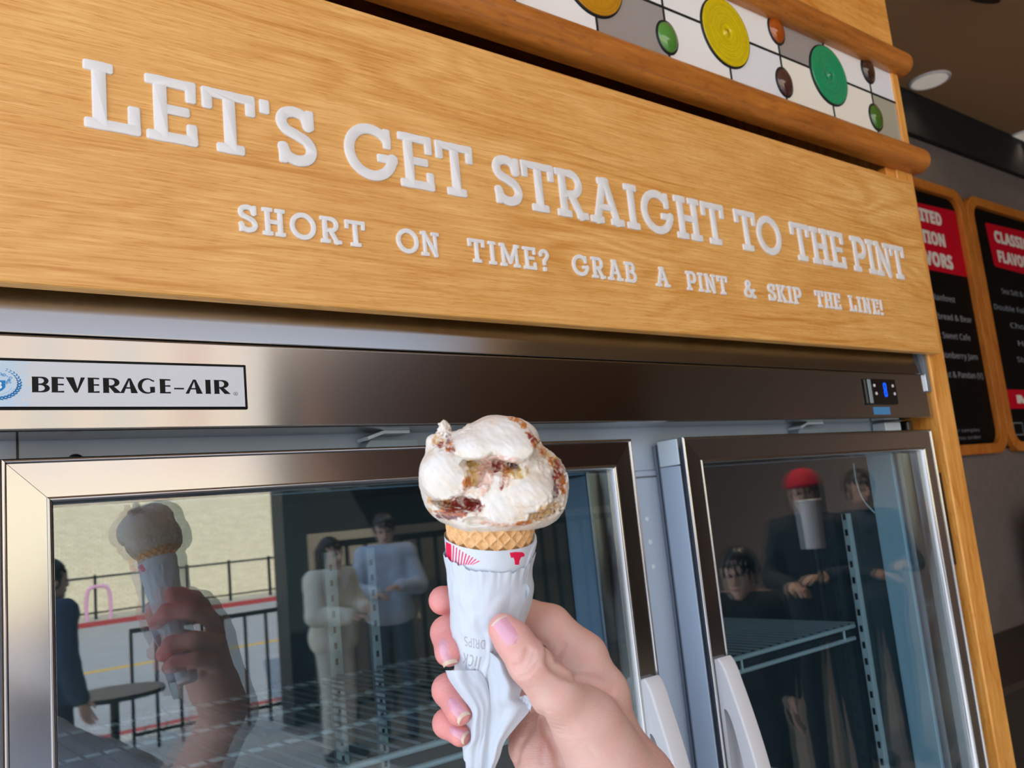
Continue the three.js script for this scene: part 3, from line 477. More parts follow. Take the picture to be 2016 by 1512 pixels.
  part('plate_border', box(0.066, 1.7040, 0.0, 0.2615, 1.7392, 0.0016, 0.0006), M.blackMatt, np);
  const face = new THREE.PlaneGeometry(0.1918, 0.0312); face.translate(0.1634, 1.7216, 0.00175); part('plate_face', face, mat({ map: art, roughness: 0.5, specularIntensity: 0.35 }), np);
  // temperature controller
  const ct = sub('controller', f, 'small black temperature controller with blue digit');
  part('housing', box(1.1605, 1.7092, 0.0, 1.2445, 1.7462, 0.004, 0.002), M.blackGloss, ct);
  part('side_strip', box(1.1655, 1.7105, 0.004, 1.1735, 1.7448, 0.0052, 0.001), mat({ color: 0x8d9ba2, roughness: 0.3 }), ct);
  for (const [x, y] of [[1.183, 1.7362], [1.1855, 1.7245], [1.2335, 1.7362], [1.2358, 1.7245]]) part('button', new THREE.CylinderGeometry(0.0022, 0.0022, 0.001, 12).rotateX(Math.PI / 2).translate(x, y, 0.0044), M.letter, ct);
  const digit = new THREE.Shape(); for (const [cy, r] of [[0.0046, 1], [-0.0046, 1]]) digit; // figure 8 from two rings
  const ring = (cy) => { const s = rrect(-0.0042, cy - 0.0056, 0.0042, cy + 0.0056, 0.0036); s.holes.push(rrect(-0.0016, cy - 0.0028, 0.0016, cy + 0.0028, 0.0012)); return s; };
  const dg = extrudeXY([ring(0.0048), ring(-0.0048)], 0.004, 0.0046); dg.translate(1.2115, 1.7302, 0); part('display_digit', dg, mat({ color: 0x06112e, emissive: 0x0a5cff, emissiveIntensity: 1.3, roughness: 0.4 }), ct);
  part('sticker', box(1.1785, 1.6946, 0.0, 1.2223, 1.7056, 0.0006), mat({ color: 0x4a8ac0, roughness: 0.45 }), f, 'small blue sticker under the controller');
  // shelf standards inside
  const std = (x0, z0, x1, z1, y0, y1) => { const g = sub('shelf_standard', f); part('rail_strip', box(x0, y0, z0, x1, y1, z1, 0.0008), mat({ color: 0xe4ebee, roughness: 0.35 }), g); const sl = []; for (let y = y0 + 0.02; y < y1 - 0.01; y += 0.025) sl.push(Math.abs(x1 - x0) < Math.abs(z1 - z0) ? box(x0 - 0.0006, y, (z0 + z1) / 2 - 0.0024, x0, y + 0.010, (z0 + z1) / 2 + 0.0024) : box((x0 + x1) / 2 - 0.0024, y, z1, (x0 + x1) / 2 + 0.0024, y + 0.010, z1 + 0.0006)); const o = part('slots', mergeGeometries(sl), M.black, g); };
  std(1.294, -0.149, 1.305, -0.138, 0.5, 1.555); std(0.650, -0.7, 0.672, -0.69, 0.5, 1.575); std(0.728, -0.7, 0.744, -0.69, 0.5, 1.575);
  const q = [onPlane(1680, 912, -0.10), onPlane(1686, 950, -0.10), onPlane(1700, 985, -0.10), onPlane(1722, 1010, -0.09)]; part('sensor_cable', tube(q, 0.0012, 6), mat({ color: 0xdfe6ea, roughness: 0.4 }), f);
}
// doors: four mitred rails each, two panes, gasket, handle
function frameSide(x0, y0, x1, y1, side, prof, rot) {
  const pos = [], uv = [], add = (a, b, c) => { for (const p of [a, b, c]) { pos.push(p.x, p.y, p.z); uv.push(side === 'top' || side === 'bottom' ? p.x : p.y, side === 'top' || side === 'bottom' ? p.y : p.x); } };
  const ends = (a, z) => side === 'top' ? [V(x0 + a + 0.0004, y1 - a, z), V(x1 - a - 0.0004, y1 - a, z)] : side === 'bottom' ? [V(x1 - a - 0.0004, y0 + a, z), V(x0 + a + 0.0004, y0 + a, z)] : side === 'left' ? [V(x0 + a, y0 + a, z), V(x0 + a, y1 - a, z)] : [V(x1 - a, y1 - a, z), V(x1 - a, y0 + a, z)];
  const P = prof.map(([a, z]) => ends(a, z)); P.push(ends(prof[prof.length - 1][0], -0.037)); P.push(P[0]);
  for (let i = 0; i + 1 < P.length; i++) { const [a, b] = P[i], [c, d] = P[i + 1]; add(a, c, b); add(b, c, d); }
  for (const e of [0, 1]) for (let i = 1; i + 1 < P.length - 1; i++) e ? add(P[0][1], P[i][1], P[i + 1][1]) : add(P[0][0], P[i + 1][0], P[i][0]);
  const g = new THREE.BufferGeometry(); g.setAttribute('position', new THREE.Float32BufferAttribute(pos, 3)); g.setAttribute('uv', new THREE.Float32BufferAttribute(uv, 2)); g.computeVertexNormals();
  return creased(g, 0.72);
}
const DPROF = [[0, -0.037], [0, -0.0015], [0.0005, 0.0003], [0.0014, 0.0012], [0.0024, 0.0013], [0.0033, 0.0006], [0.0036, -0.0006], [0.0268, -0.0002], [0.0270, 0.0004], [0.0277, 0.0011], [0.0288, 0.0012], [0.0299, 0.0006], [0.0308, -0.0010], [0.0316, -0.0036], [0.0322, -0.0066]];
function freezerDoor(x0, x1, handleLeft, label) {
  const d = sub('door', freezer, label);
  for (const s of ['top', 'bottom', 'left', 'right']) part('frame_rail', frameSide(x0, DBOT, x1, DTOP, s, DPROF), s === 'top' || s === 'bottom' ? M.frame : M.frameUp, d);
  const pane = (z, m) => { const g = new THREE.PlaneGeometry(x1 - x0 - 0.062, DTOP - DBOT - 0.062); g.translate((x0 + x1) / 2, (DTOP + DBOT) / 2, z); return part('glass_pane', g, m, d); };
  pane(-0.006, M.glass); pane(-0.022, M.glassIn);
  const gk = new THREE.Shape(); gk.moveTo(x0 + 0.004, DBOT + 0.004); gk.lineTo(x1 - 0.004, DBOT + 0.004); gk.lineTo(x1 - 0.004, DTOP - 0.004); gk.lineTo(x0 + 0.004, DTOP - 0.004); gk.closePath();
  const hl = new THREE.Path(); hl.moveTo(x0 + 0.026, DBOT + 0.026); hl.lineTo(x0 + 0.026, DTOP - 0.026); hl.lineTo(x1 - 0.026, DTOP - 0.026); hl.lineTo(x1 - 0.026, DBOT + 0.026); hl.closePath(); gk.holes.push(hl);
  part('gasket', extrudeXY(gk, -0.0515, -0.0375, 0.0015), M.gasket, d);
  part('gasket', extrudeXY(gk, -0.0452, -0.0440, 0), M.greyDark, d);
  if (handleLeft) part('side_cover', box(x0 - 0.0012, DBOT, -0.0372, x0, 1.640, -0.008, 0.0004), M.greyPaint, d), part('side_cap', box(x0 - 0.0014, 1.6415, -0.0372, x0, DTOP - 0.001, -0.008, 0.0004), M.plastic, d);
  // pull handle: an arch swelling outwards, seen from the side as z against y
  const hx0 = handleLeft ? x0 + 0.0055 : x1 - 0.0285, h = new THREE.Shape(), yT = 1.427, yB = 1.05;
  h.moveTo(-0.001, yT); h.lineTo(0.005, yT + 0.0015); h.quadraticCurveTo(0.012, yT - 0.003, 0.0165, yT - 0.022); h.bezierCurveTo(0.036, yT - 0.085, 0.046, yT - 0.13, 0.046, (yT + yB) / 2); h.bezierCurveTo(0.046, yB + 0.13, 0.036, yB + 0.085, 0.0165, yB + 0.022); h.quadraticCurveTo(0.012, yB + 0.003, 0.005, yB - 0.0015); h.lineTo(-0.001, yB); h.closePath();
  const ho = new THREE.Path(); ho.moveTo(0.003, yT - 0.050); ho.bezierCurveTo(0.012, yT - 0.046, 0.016, yT - 0.060, 0.020, yT - 0.085); ho.bezierCurveTo(0.028, yT - 0.13, 0.030, yT - 0.15, 0.030, (yT + yB) / 2); ho.bezierCurveTo(0.030, yB + 0.15, 0.028, yB + 0.13, 0.020, yB + 0.085); ho.bezierCurveTo(0.016, yB + 0.06, 0.012, yB + 0.046, 0.003, yB + 0.05); ho.closePath(); h.holes.push(ho);
  const hg = new THREE.ExtrudeGeometry(h, { depth: 0.019, bevelEnabled: true, bevelThickness: 0.002, bevelSize: 0.002, bevelOffset: -0.002, bevelSegments: 3, curveSegments: 20 });
  hg.rotateY(-Math.PI / 2); hg.translate(hx0 + 0.021, 0, 0); part('handle', creased(hg, 0.6), M.handle, d, 'white plastic pull handle');
  return d;
}
freezerDoor(0.0927, 0.6823, false, 'left freezer door with steel frame');
freezerDoor(0.7640, 1.3330, true, 'right freezer door with steel frame');
// wire shelves
function wireShelf(x0, x1, y, label) {
  const s = thing('wire_shelf', label, 'shelf', [0, 0, 0], undefined), zf = -0.155, zb = -0.665, r = 0.0017;
  const wg = tube([V(0, 0, zf + 0.002), V(0, 0, zb)], r, 6), n = Math.round((x1 - x0) / 0.0205);
  for (let i = 0; i <= n; i++) { const m = part('wire', wg, M.wire, s); m.position.set(x0 + (x1 - x0) * i / n, y, 0); }
  const bar = (yy, z, rr) => part('cross_bar', tube([V(x0, yy, z), V(x1, yy, z)], rr, 8), M.wire, s);
  bar(y - 0.0045, zf, 0.0036); bar(y - 0.0235, zf - 0.002, 0.0034); bar(y - 0.004, -0.32, 0.003); bar(y - 0.004, -0.49, 0.003); bar(y - 0.004, zb, 0.0034);
  for (const x of [x0 + 0.03, (x0 + x1) / 2, x1 - 0.03]) part('brace', tube([V(x, y - 0.005, zf), V(x, y - 0.023, zf)], 0.0024, 6), M.wire, s);
}
wireShelf(0.112, 0.690, 1.384, 'upper wire shelf behind the left freezer door'); wireShelf(0.720, 1.292, 1.384, 'upper wire shelf behind the right freezer door');
wireShelf(0.112, 0.690, 1.135, 'lower wire shelf behind the left freezer door'); wireShelf(0.720, 1.292, 1.135, 'lower wire shelf behind the right freezer door');

// ---------- ice cream cone ----------
const A0 = at(965, 1047, 0.464), A1 = at(946, 1500, 0.482), coneDir = A1.clone().sub(A0).normalize(), coneLen = A1.distanceTo(A0);
const toEye = camera.position.clone().sub(A0).normalize(), cE1 = V(0, 0, 0).crossVectors(coneDir, toEye).normalize().negate(), cE2 = V(0, 0, 0).crossVectors(cE1, coneDir).normalize();
if (cE2.dot(toEye) < 0) cE2.negate();
if (cE1.dot(V(1, 0, 0).applyQuaternion(camera.quaternion)) < 0) cE1.negate();
const coneR = (t) => { const s = t / coneLen; return lerp(0.0236, 0.0085, Math.pow(clamp(s, -0.3, 1.1) < 0 ? 0 : clamp(s, 0, 1.1), 0.95)) + (s < 0 ? -s * 0.0151 : 0); };
const coneAt = (phi, t, r) => A0.clone().addScaledVector(coneDir, t).addScaledVector(cE1, r * Math.cos(phi)).addScaledVector(cE2, r * Math.sin(phi));
const pxCone = (x, y) => { // where the ray through a pixel meets the paper: angle and distance down the axis
  const d = at(x, y, 1).sub(camera.position); let best = null;
  for (let s = 0.40; s < 0.52; s += 0.0002) { const p = camera.position.clone().addScaledVector(d, s).sub(A0), t = p.dot(coneDir), a = p.dot(cE1), b = p.dot(cE2); const e = Math.hypot(a, b) - coneR(t) - 0.001; if (e < 0) return [Math.atan2(b, a), t]; if (!best || e < best[2]) best = [Math.atan2(b, a), t, e]; }
  return best;
};
const cone = thing('ice_cream_cone', 'waffle cone with a vanilla and caramel scoop, held in white paper', 'ice cream');
function sheet(nu, nv, fn) { // grid surface, fn(u, v) -> Vector3
  const pos = [], uv = [], idx = [];
  for (let j = 0; j <= nv; j++) for (let i = 0; i <= nu; i++) { const p = fn(i / nu, j / nv); pos.push(p.x, p.y, p.z); uv.push(i / nu, 1 - j / nv); }
  for (let j = 0; j < nv; j++) for (let i = 0; i < nu; i++) { const a = j * (nu + 1) + i, b = a + 1, c = a + nu + 1, d = c + 1; idx.push(a, c, b, b, c, d); }
  const g = new THREE.BufferGeometry(); g.setAttribute('position', new THREE.Float32BufferAttribute(pos, 3)); g.setAttribute('uv', new THREE.Float32BufferAttribute(uv, 2)); g.setIndex(idx); g.computeVertexNormals(); return g;
}
const TAU = Math.PI * 2;
{ // wafer with raised diamond ribs
  const wg = sheet(480, 200, (u, v) => {
    const phi = u * TAU, t = lerp(-0.012, coneLen * 0.93, v), a = phi * 20 / TAU, b = t / 0.0074;
    const f = (k) => Math.pow(Math.abs(Math.cos(Math.PI * k)), 7), rib = Math.max(f(a + b), f(a - b));
    return coneAt(phi, t, coneR(t) - 0.0020 + 0.0017 * rib + 0.00012 * n3(phi * 12, t * 900, 1));
  });
  const waffle = dataTex(512, 256, (i, j) => { const k = fbm2(i * 40, j * 30, 4), s = n2(i * 190, j * 130) > 0.78 ? -38 : 0; return [236 + 14 * k + s * 0.7, 190 + 18 * k + s, 134 + 22 * k + s]; });
  part('waffle_cone', wg, mat({ map: waffle, roughness: 0.62, side: THREE.DoubleSide }), cone, 'golden waffle cone');
}
{ // scoop: lobes of ice cream pressed over each other
  const C = at(968, 930, 0.4605), q = camera.quaternion, ex = V(1, 0, 0).applyQuaternion(q), ey = V(0, 1, 0).applyQuaternion(q), ez = V(0, 0, 1).applyQuaternion(q), U = 0.4605 / FOCAL;
  // lobes by pixel offsets from (968, 930): x, y down, towards the eye (mm), radii
  const lobes = [[0, 18, -2, 118, 76, 29], [-62, 12, 2, 79, 84, 22], [55, 25, 1, 92, 78, 24], [12, -50, -3, 80, 62, 24], [-8, 66, 0, 88, 36, 23], [92, 30, -2, 54, 66, 17], [105, 66, 3, 28, 26, 9], [62, 74, 8, 48, 30, 15], [-78, 56, 6, 36, 32, 12],
    [52, 52, 15, 46, 34, 12], [-10, 82, 14, 50, 24, 10]];
  const flaps = [[22, -70, 11, 70, 42, 15], [50, -46, 17, 46, 36, 13], [-14, -48, 16, 48, 38, 13], [-82, 0, 9, 56, 62, 18], [78, 30, 16, 44, 40, 13], [20, 58, 16, 52, 42, 12], [-20, 84, 13, 56, 22, 10]];
  const bits = [[-93, -80, 3, 12, 22, 3.4], [-112, -62, 5, 16, 15, 4.6], [-86, -58, 6, 19, 24, 5.5], [-106, -47, 6, 21, 14, 5], [-66, -60, 5, 24, 20, 6]];
  const ell = (l) => { const [x, y, z, a, b, c] = l, X = x * U, Y = -y * U, Z = z * 0.001, A = a * U, Bq = b * U, Cq = c * 0.001, m = Math.min(A, Bq, Cq); return (px, py, pz) => { const dx = (px - X) / A, dy = (py - Y) / Bq, dz = (pz - Z) / Cq, k = Math.sqrt(dx * dx + dy * dy + dz * dz); return (k - 1) * m * (0.6 + 0.4 * Math.min(1, k)); }; };
  const eL = lobes.map(ell), eF = flaps.map(ell), eB = bits.map(ell);
  const local = (x, y, z) => { const a = x - C.x, b = y - C.y, c = z - C.z; return [a * ex.x + b * ex.y + c * ex.z, a * ey.x + b * ey.y + c * ey.z, a * ez.x + b * ez.y + c * ez.z]; };
  // torn hollows, lifted flaps and patches of cake, caramel and jam, in pixels of the photograph
  const ring = (X, Y, cx, cy, rx, ry, w) => Math.hypot((X / U + 968 - cx) / rx, (-Y / U + 930 - cy) / ry) + w;
  const hollows = [[936, 920, 24, 30, 4.6], [985, 908, 44, 15, 3.8], [906, 980, 46, 14, 4.6], [1100, 930, 16, 34, 2.6], [1066, 1000, 34, 12, 2.0], [1058, 884, 18, 16, 2.0], [945, 1012, 26, 7, 1.6]];
  const lifts = [[934, 862, 46, 36, 3.0], [1010, 866, 44, 36, 3.6], [1046, 958, 44, 38, 2.6], [1004, 990, 40, 34, 1.8], [880, 925, 50, 52, 1.5]];
  const patches = [[874, 846, 17, 20, 6, 1.3], [872, 866, 24, 16, 6, 1.0], [915, 842, 16, 10, 6, 0.7], [1075, 900, 26, 34, 6, 0.5], [1085, 985, 30, 24, 6, 0.8], // cx, cy, rx, ry, colour, roughness
    [934, 922, 16, 28, 0, 1], [1012, 922, 28, 12, 0, 1], [884, 978, 13, 11, 0, 1], [1078, 990, 24, 15, 1, 1], [1052, 1004, 20, 9, 1, 0.8], [1090, 905, 12, 9, 0, 0.8], [956, 932, 17, 30, 2, 0.8], [984, 902, 42, 14, 2, 0.7], [978, 912, 10, 10, 4, 0.5],
    [924, 940, 9, 14, 3, 0.6], [998, 926, 8, 20, 3, 0.5], [988, 940, 5, 14, 4, 0.4], [866, 862, 13, 10, 1, 1], [890, 872, 11, 13, 3, 0.8], ...[0, 1, 2, 3, 4, 5, 6, 7].map((k) => [1006 + k * 6, 819 + k * k * 0.75 + k, 6, 5 + k * 0.4, k > 5 ? 4 : 3, 0.15]), ...[0, 1, 2, 3, 4, 5].map((k) => [1052 + k * 8, 868 + k * 9, 8, 8, k % 2 ? 1 : 3, 0.5]), [852, 985, 6, 22, 1, 0.1],
    [914, 979, 40, 13, 4, 0.7], [938, 986, 20, 12, 4, 0.8], [892, 998, 32, 9, 3, 0.4], [886, 1004, 24, 9, 5, 0.3], [900, 996, 26, 6, 4, 0.3], [1100, 930, 14, 34, 4, 0.6], [1106, 950, 8, 18, 3, 0.4], [1090, 958, 8, 12, 5, 0.4], [886, 860, 6, 9, 5, 0.3], [1008, 908, 10, 7, 5, 0.5], [985, 1016, 44, 5, 2, 0.5], [872, 872, 7, 6, 4, 0.7], [896, 878, 7, 6, 4, 0.7], [1068, 870, 9, 15, 1, 0.6], [1030, 1014, 18, 6, 3, 0.4]];
  const tones = [[0.66, 0.45, 0.15], [0.66, 0.42, 0.20], [0.74, 0.47, 0.36], [0.52, 0.165, 0.03], [0.27, 0.026, 0.016], [0.20, 0.095, 0.11], [0.77, 0.69, 0.59]];
  const warp = (X, Y, Z) => 0.34 * fbm3(X * 210, Y * 210, Z * 210, 3);
  const f = (x, y, z) => {
    const [X, Y, Z] = local(x, y, z); let d = 9;
    for (const e of eL) d = smin(d, e(X, Y, Z), 0.006);
    if (d > 0.02 || d < -0.012) return d;
    for (const e of eF) d = smin(d, e(X, Y, Z), 0.003);
    for (const e of eB) d = smin(d, e(X, Y, Z), 0.0018);
    if (d > 0.008 || d < -0.008) return d;
    const w = warp(X, Y, Z), front = smooth(-0.004, 0.006, Z); let r = 0, h = 0;
    for (const q of hollows) h = Math.max(h, q[4] * smooth(1.06, 0.78, ring(X, Y, q[0], q[1], q[2], q[3], w)));
    let l = 0; for (const q of lifts) { const t = (-Y / U + 930 - q[1]) / q[3]; l = Math.max(l, q[4] * smooth(1.03, 0.90, ring(X, Y, q[0], q[1], q[2], q[3], w * 0.35)) * smooth(-0.9, 0.5, t)); }
    for (const q of patches) r = Math.max(r, q[5] * smooth(1.1, 0.8, ring(X, Y, q[0], q[1], q[2], q[3], w)));
    d += front * (0.001 * h * (1 - smooth(0, 1.2, l)) - 0.0008 * l) - 0.0005 * fbm3(X * 60, Y * 60, Z * 60, 2) - 0.00016 * n3(X * 300 + Y * 260, Y * 90 - X * 60, Z * 200) - 0.00012 * fbm3(X * 420, Y * 420, Z * 420, 2) - r * (0.0018 * fbm3(X * 300, Y * 300, Z * 300, 3) + 0.0004);
    return d;
  };
  const cream = [0.76, 0.70, 0.605];
  const mix = (a, b, t) => a.map((v, i) => v + (b[i] - v) * t);
  const color = (x, y, z) => {
    const [X, Y, Z] = local(x, y, z), w = warp(X, Y, Z);
    let c = mix(cream, [0.78, 0.74, 0.68], 0.5 + 0.5 * n3(X * 60, Y * 60, Z * 60));
    const v = fbm3(X * 60 + 3 + Y * 30, Y * 80, Z * 60, 3), band = Math.exp(-((v / 0.045) ** 2)), sw = smooth(0.0, 0.35, fbm3(X * 30 + 9, Y * 30, Z * 30, 2));
    c = mix(c, [0.70, 0.46, 0.26], 0.8 * band * (0.16 + 0.84 * sw));
    c = mix(c, [0.72, 0.56, 0.40], 0.42 * smooth(0.05, 0.45, fbm3(X * 44 - 5, Y * 62 + X * 25, Z * 44, 3)));
    let edge = 0; for (const q of lifts) { const t = (-Y / U + 930 - q[1]) / q[3], k = ring(X, Y, q[0], q[1], q[2], q[3], w * 0.35); edge = Math.max(edge, Math.exp(-(((k - 1.06) / 0.06) ** 2)) * smooth(0.1, 0.7, t)); }
    c = mix(c, [0.62, 0.38, 0.24], 0.45 * edge * smooth(-0.2, 0.3, n3(X * 90, Y * 90, Z * 90)));
    for (const q of patches) { const k = smooth(1.06, 0.88, ring(X, Y, q[0], q[1], q[2], q[3], w * 1.25)) * smooth(-0.006, 0.004, Z); if (k > 0) c = mix(c, tones[q[4]], k * (0.25 + 0.75 * smooth(-0.30, 0.10, fbm3(X * 190 + q[0], Y * 260 + X * 120, Z * 190, 3)))); }
    return c;
  };
  const R = 0.05, g = nets([C.x - R, C.y - 0.036, C.z - R], [C.x + R, C.y + 0.038, C.z + R], 0.00068, f, color);
  part('scoop', g, mat({ vertexColors: true, roughness: 0.38, clearcoat: 0.25, clearcoatRoughness: 0.3 }), cone, 'vanilla scoop with caramel and jam swirls');
}
// paper: printed sleeve, tissue torn off above the thumb, twisted napkin below
const paperTex = canvasTex(2048, 1024, (c, w, h) => {
  c.fillStyle = '#d4dce5'; c.fillRect(0, 0, w, h);
  const P = (x, y) => { const [phi, t] = pxCone(x, y); return [((phi + TAU * 1.25) % TAU) / TAU * w, clamp(t / coneLen) * h]; };
  const poly = (pts) => { c.beginPath(); pts.forEach(([x, y], i) => { const [u, v] = P(x, y); i ? c.lineTo(u, v) : c.moveTo(u, v); }); c.closePath(); c.fill(); };
  c.fillStyle = '#e8104c';
  poly([[877.5, 1066], [888, 1071.5], [888.5, 1108], [878, 1104]]);
  for (let k = 0; k < 9; k++) { const a = [891 + k * 6.4, 1073.5 + k * 4.2 - (k > 3 ? (k - 3) * 0.6 : 0)], b = [889.5 + k * 5.4 + (k > 4 ? -(k - 4) * 1.2 : 0), 1112], w2 = 1.15; poly([[a[0], a[1]], [a[0] + 2.2 * w2, a[1] + 0.8], [b[0] + 2.2 * w2, b[1]], [b[0], b[1]]]); }
  poly([[1004, 1088.5], [1015, 1086.5], [1029, 1087], [1033, 1091], [1033, 1095], [1026, 1097], [1023, 1104], [1022, 1112], [1014, 1112], [1013, 1103], [1011, 1098], [1006, 1098]]);
});
const paperBump = dataTex(512, 512, (i, j) => { const k = 128 + 70 * fbm2(i * 9, j * 6, 4) + 8 * n2(i * 90, j * 3) * smooth(0.2, 0.6, n2(i * 5, j * 2)); return [k, k, k]; }, false);
M.sleeve = mat({ map: paperTex, roughness: 0.6, side: THREE.DoubleSide });
M.paper = mat({ color: 0xd2dbe5, roughness: 0.55, side: THREE.DoubleSide, bumpMap: paperBump, bumpScale: 0.00004, transmission: 0.15, thickness: 0 });
{
  const v0 = (phi) => 0.0;
  const g = sheet(200, 60, (u, v) => { const phi = u * TAU - Math.PI / 2, t = lerp(0.0022, coneLen * 0.98, v); return coneAt(phi, t, coneR(t) + 0.0008 + 0.0002 * n3(Math.cos(phi) * 2, Math.sin(phi) * 2, t * 60)); });
  { const uv = g.attributes.uv, p = g.attributes.position; for (let i = 0; i < p.count; i++) { const q = V(p.getX(i), p.getY(i), p.getZ(i)).sub(A0), t = q.dot(coneDir); uv.setXY(i, uv.getX(i), 1 - clamp(t / coneLen)); } }
  part('paper_sleeve', g, M.sleeve, cone, 'white cone sleeve with red print');
  // tissue over the sleeve; its torn upper edge is uneven
  const txt = canvasTex(1024, 1024, (c, w, h) => {
    c.fillStyle = '#cfd8e2'; c.fillRect(0, 0, w, h); c.fillStyle = '#a9a7aa';
    const P = (x, y) => { const [phi, t] = pxCone(x, y); return [((phi + TAU * 1.25) % TAU) / TAU * w, clamp(t / coneLen) * h]; };
    const put = (s, x0, x1, y, font) => { const a = P(x0, y), b = P(x1, y); c.save(); c.translate((a[0] + b[0]) / 2, (a[1] + b[1]) / 2); c.font = font; const mw = c.measureText(s).width; c.rotate(Math.PI); c.scale(-Math.abs(b[0] - a[0]) / mw, 0.95); c.textAlign = 'center'; c.textBaseline = 'middle'; c.fillText(s, 0, 0); c.restore(); };
    put('DRIPS', 915, 957, 1265, '62px sans-serif'); put('lick', 914, 950, 1302, 'italic 96px sans-serif');
  });
  const tear = (phi) => { const s = Math.sin(phi), c = Math.cos(phi); return 0.0135 + 0.0016 * c + 0.0011 * n3(c * 4, s * 4, 3) + 0.0004 * n3(c * 16, s * 16, 8) + (c > 0.72 ? -(c - 0.72) * 0.020 : 0); };
  const tg = sheet(280, 90, (u, v) => {
    const phi = u * TAU - Math.PI / 2, t = lerp(tear(phi), coneLen * 0.86, v), c = Math.cos(phi), s = Math.sin(phi);
    const fold = 0.0011 * Math.pow(Math.max(0, n3(c * 2.4 + 2, s * 2.4, t * 46)), 1.4) + 0.00028 * n3(c * 2.6 + t * 30, s * 2.6, t * 120) + 0.00004 * n3(c * 26, s * 26, t * 14) + (c > 0.55 ? (c - 0.55) * 0.0075 * smooth(0.0, 0.03, t - 0.004) * smooth(0.07, 0.03, t) : 0);
    return coneAt(phi, t, coneR(t) + 0.0013 + fold * smooth(0, 0.22, v) + 0.0006 * smooth(0.12, 0, v) * (1 + n3(c * 5, s * 5, 1)));
  });
  { const uv = tg.attributes.uv, p = tg.attributes.position; for (let i = 0; i < p.count; i++) { const q = V(p.getX(i), p.getY(i), p.getZ(i)).sub(A0), t = q.dot(coneDir); uv.setXY(i, uv.getX(i), 1 - clamp(t / coneLen)); } }
  part('tissue_wrap', tg, mat({ map: txt, roughness: 0.55, side: THREE.DoubleSide, bumpMap: paperBump, bumpScale: 0.00006 }), cone, 'white tissue with faint grey upside-down lettering');
  // loose fold standing off on the right
  const loop = [[1046, 1042, 0.466], [1053, 1048, 0.462], [1057, 1064, 0.459], [1054, 1082, 0.458], [1048, 1100, 0.458], [1044, 1122, 0.459], [1038, 1150, 0.460]].map((a) => at(...a)), inn = [[1044, 1046, 0.470], [1046, 1052, 0.466], [1046, 1066, 0.461], [1040, 1086, 0.456], [1036, 1104, 0.4545], [1030, 1124, 0.4535], [1024, 1150, 0.453]].map((a) => at(...a));
  const cl = new THREE.CatmullRomCurve3(loop), ci = new THREE.CatmullRomCurve3(inn), eye2 = camera.position;
  part('paper_fold', sheet(10, 40, (u, v) => { const p = cl.getPoint(v).lerp(ci.getPoint(v), u), k = Math.sin(u * Math.PI) * 0.0022; return p.addScaledVector(eye2.clone().sub(p).normalize(), k + 0.0003 * n3(u * 9, v * 14, 2)); }), M.paper, cone);
  const flapEdge = [[1032, 1140, 0.458], [1042, 1161, 0.4545], [1030, 1184, 0.457], [1010, 1197, 0.4545], [990, 1207, 0.452]].map((a) => at(...a)), flapIn = [[1030, 1160, 0.4615], [1031, 1190, 0.4635], [1024, 1215, 0.4615], [1010, 1235, 0.4585], [996, 1240, 0.4545]].map((a) => at(...a));
  const fe = new THREE.CatmullRomCurve3(flapEdge), fi = new THREE.CatmullRomCurve3(flapIn);
  part('paper_fold', sheet(12, 30, (u, v) => { const p = fe.getPoint(v).lerp(fi.getPoint(v), u); return p.addScaledVector(eye2.clone().sub(p).normalize(), Math.sin(u * 3.1) * 0.0016 + 0.0003 * n3(u * 6, v * 9, 5)); }), M.paper, cone);
}
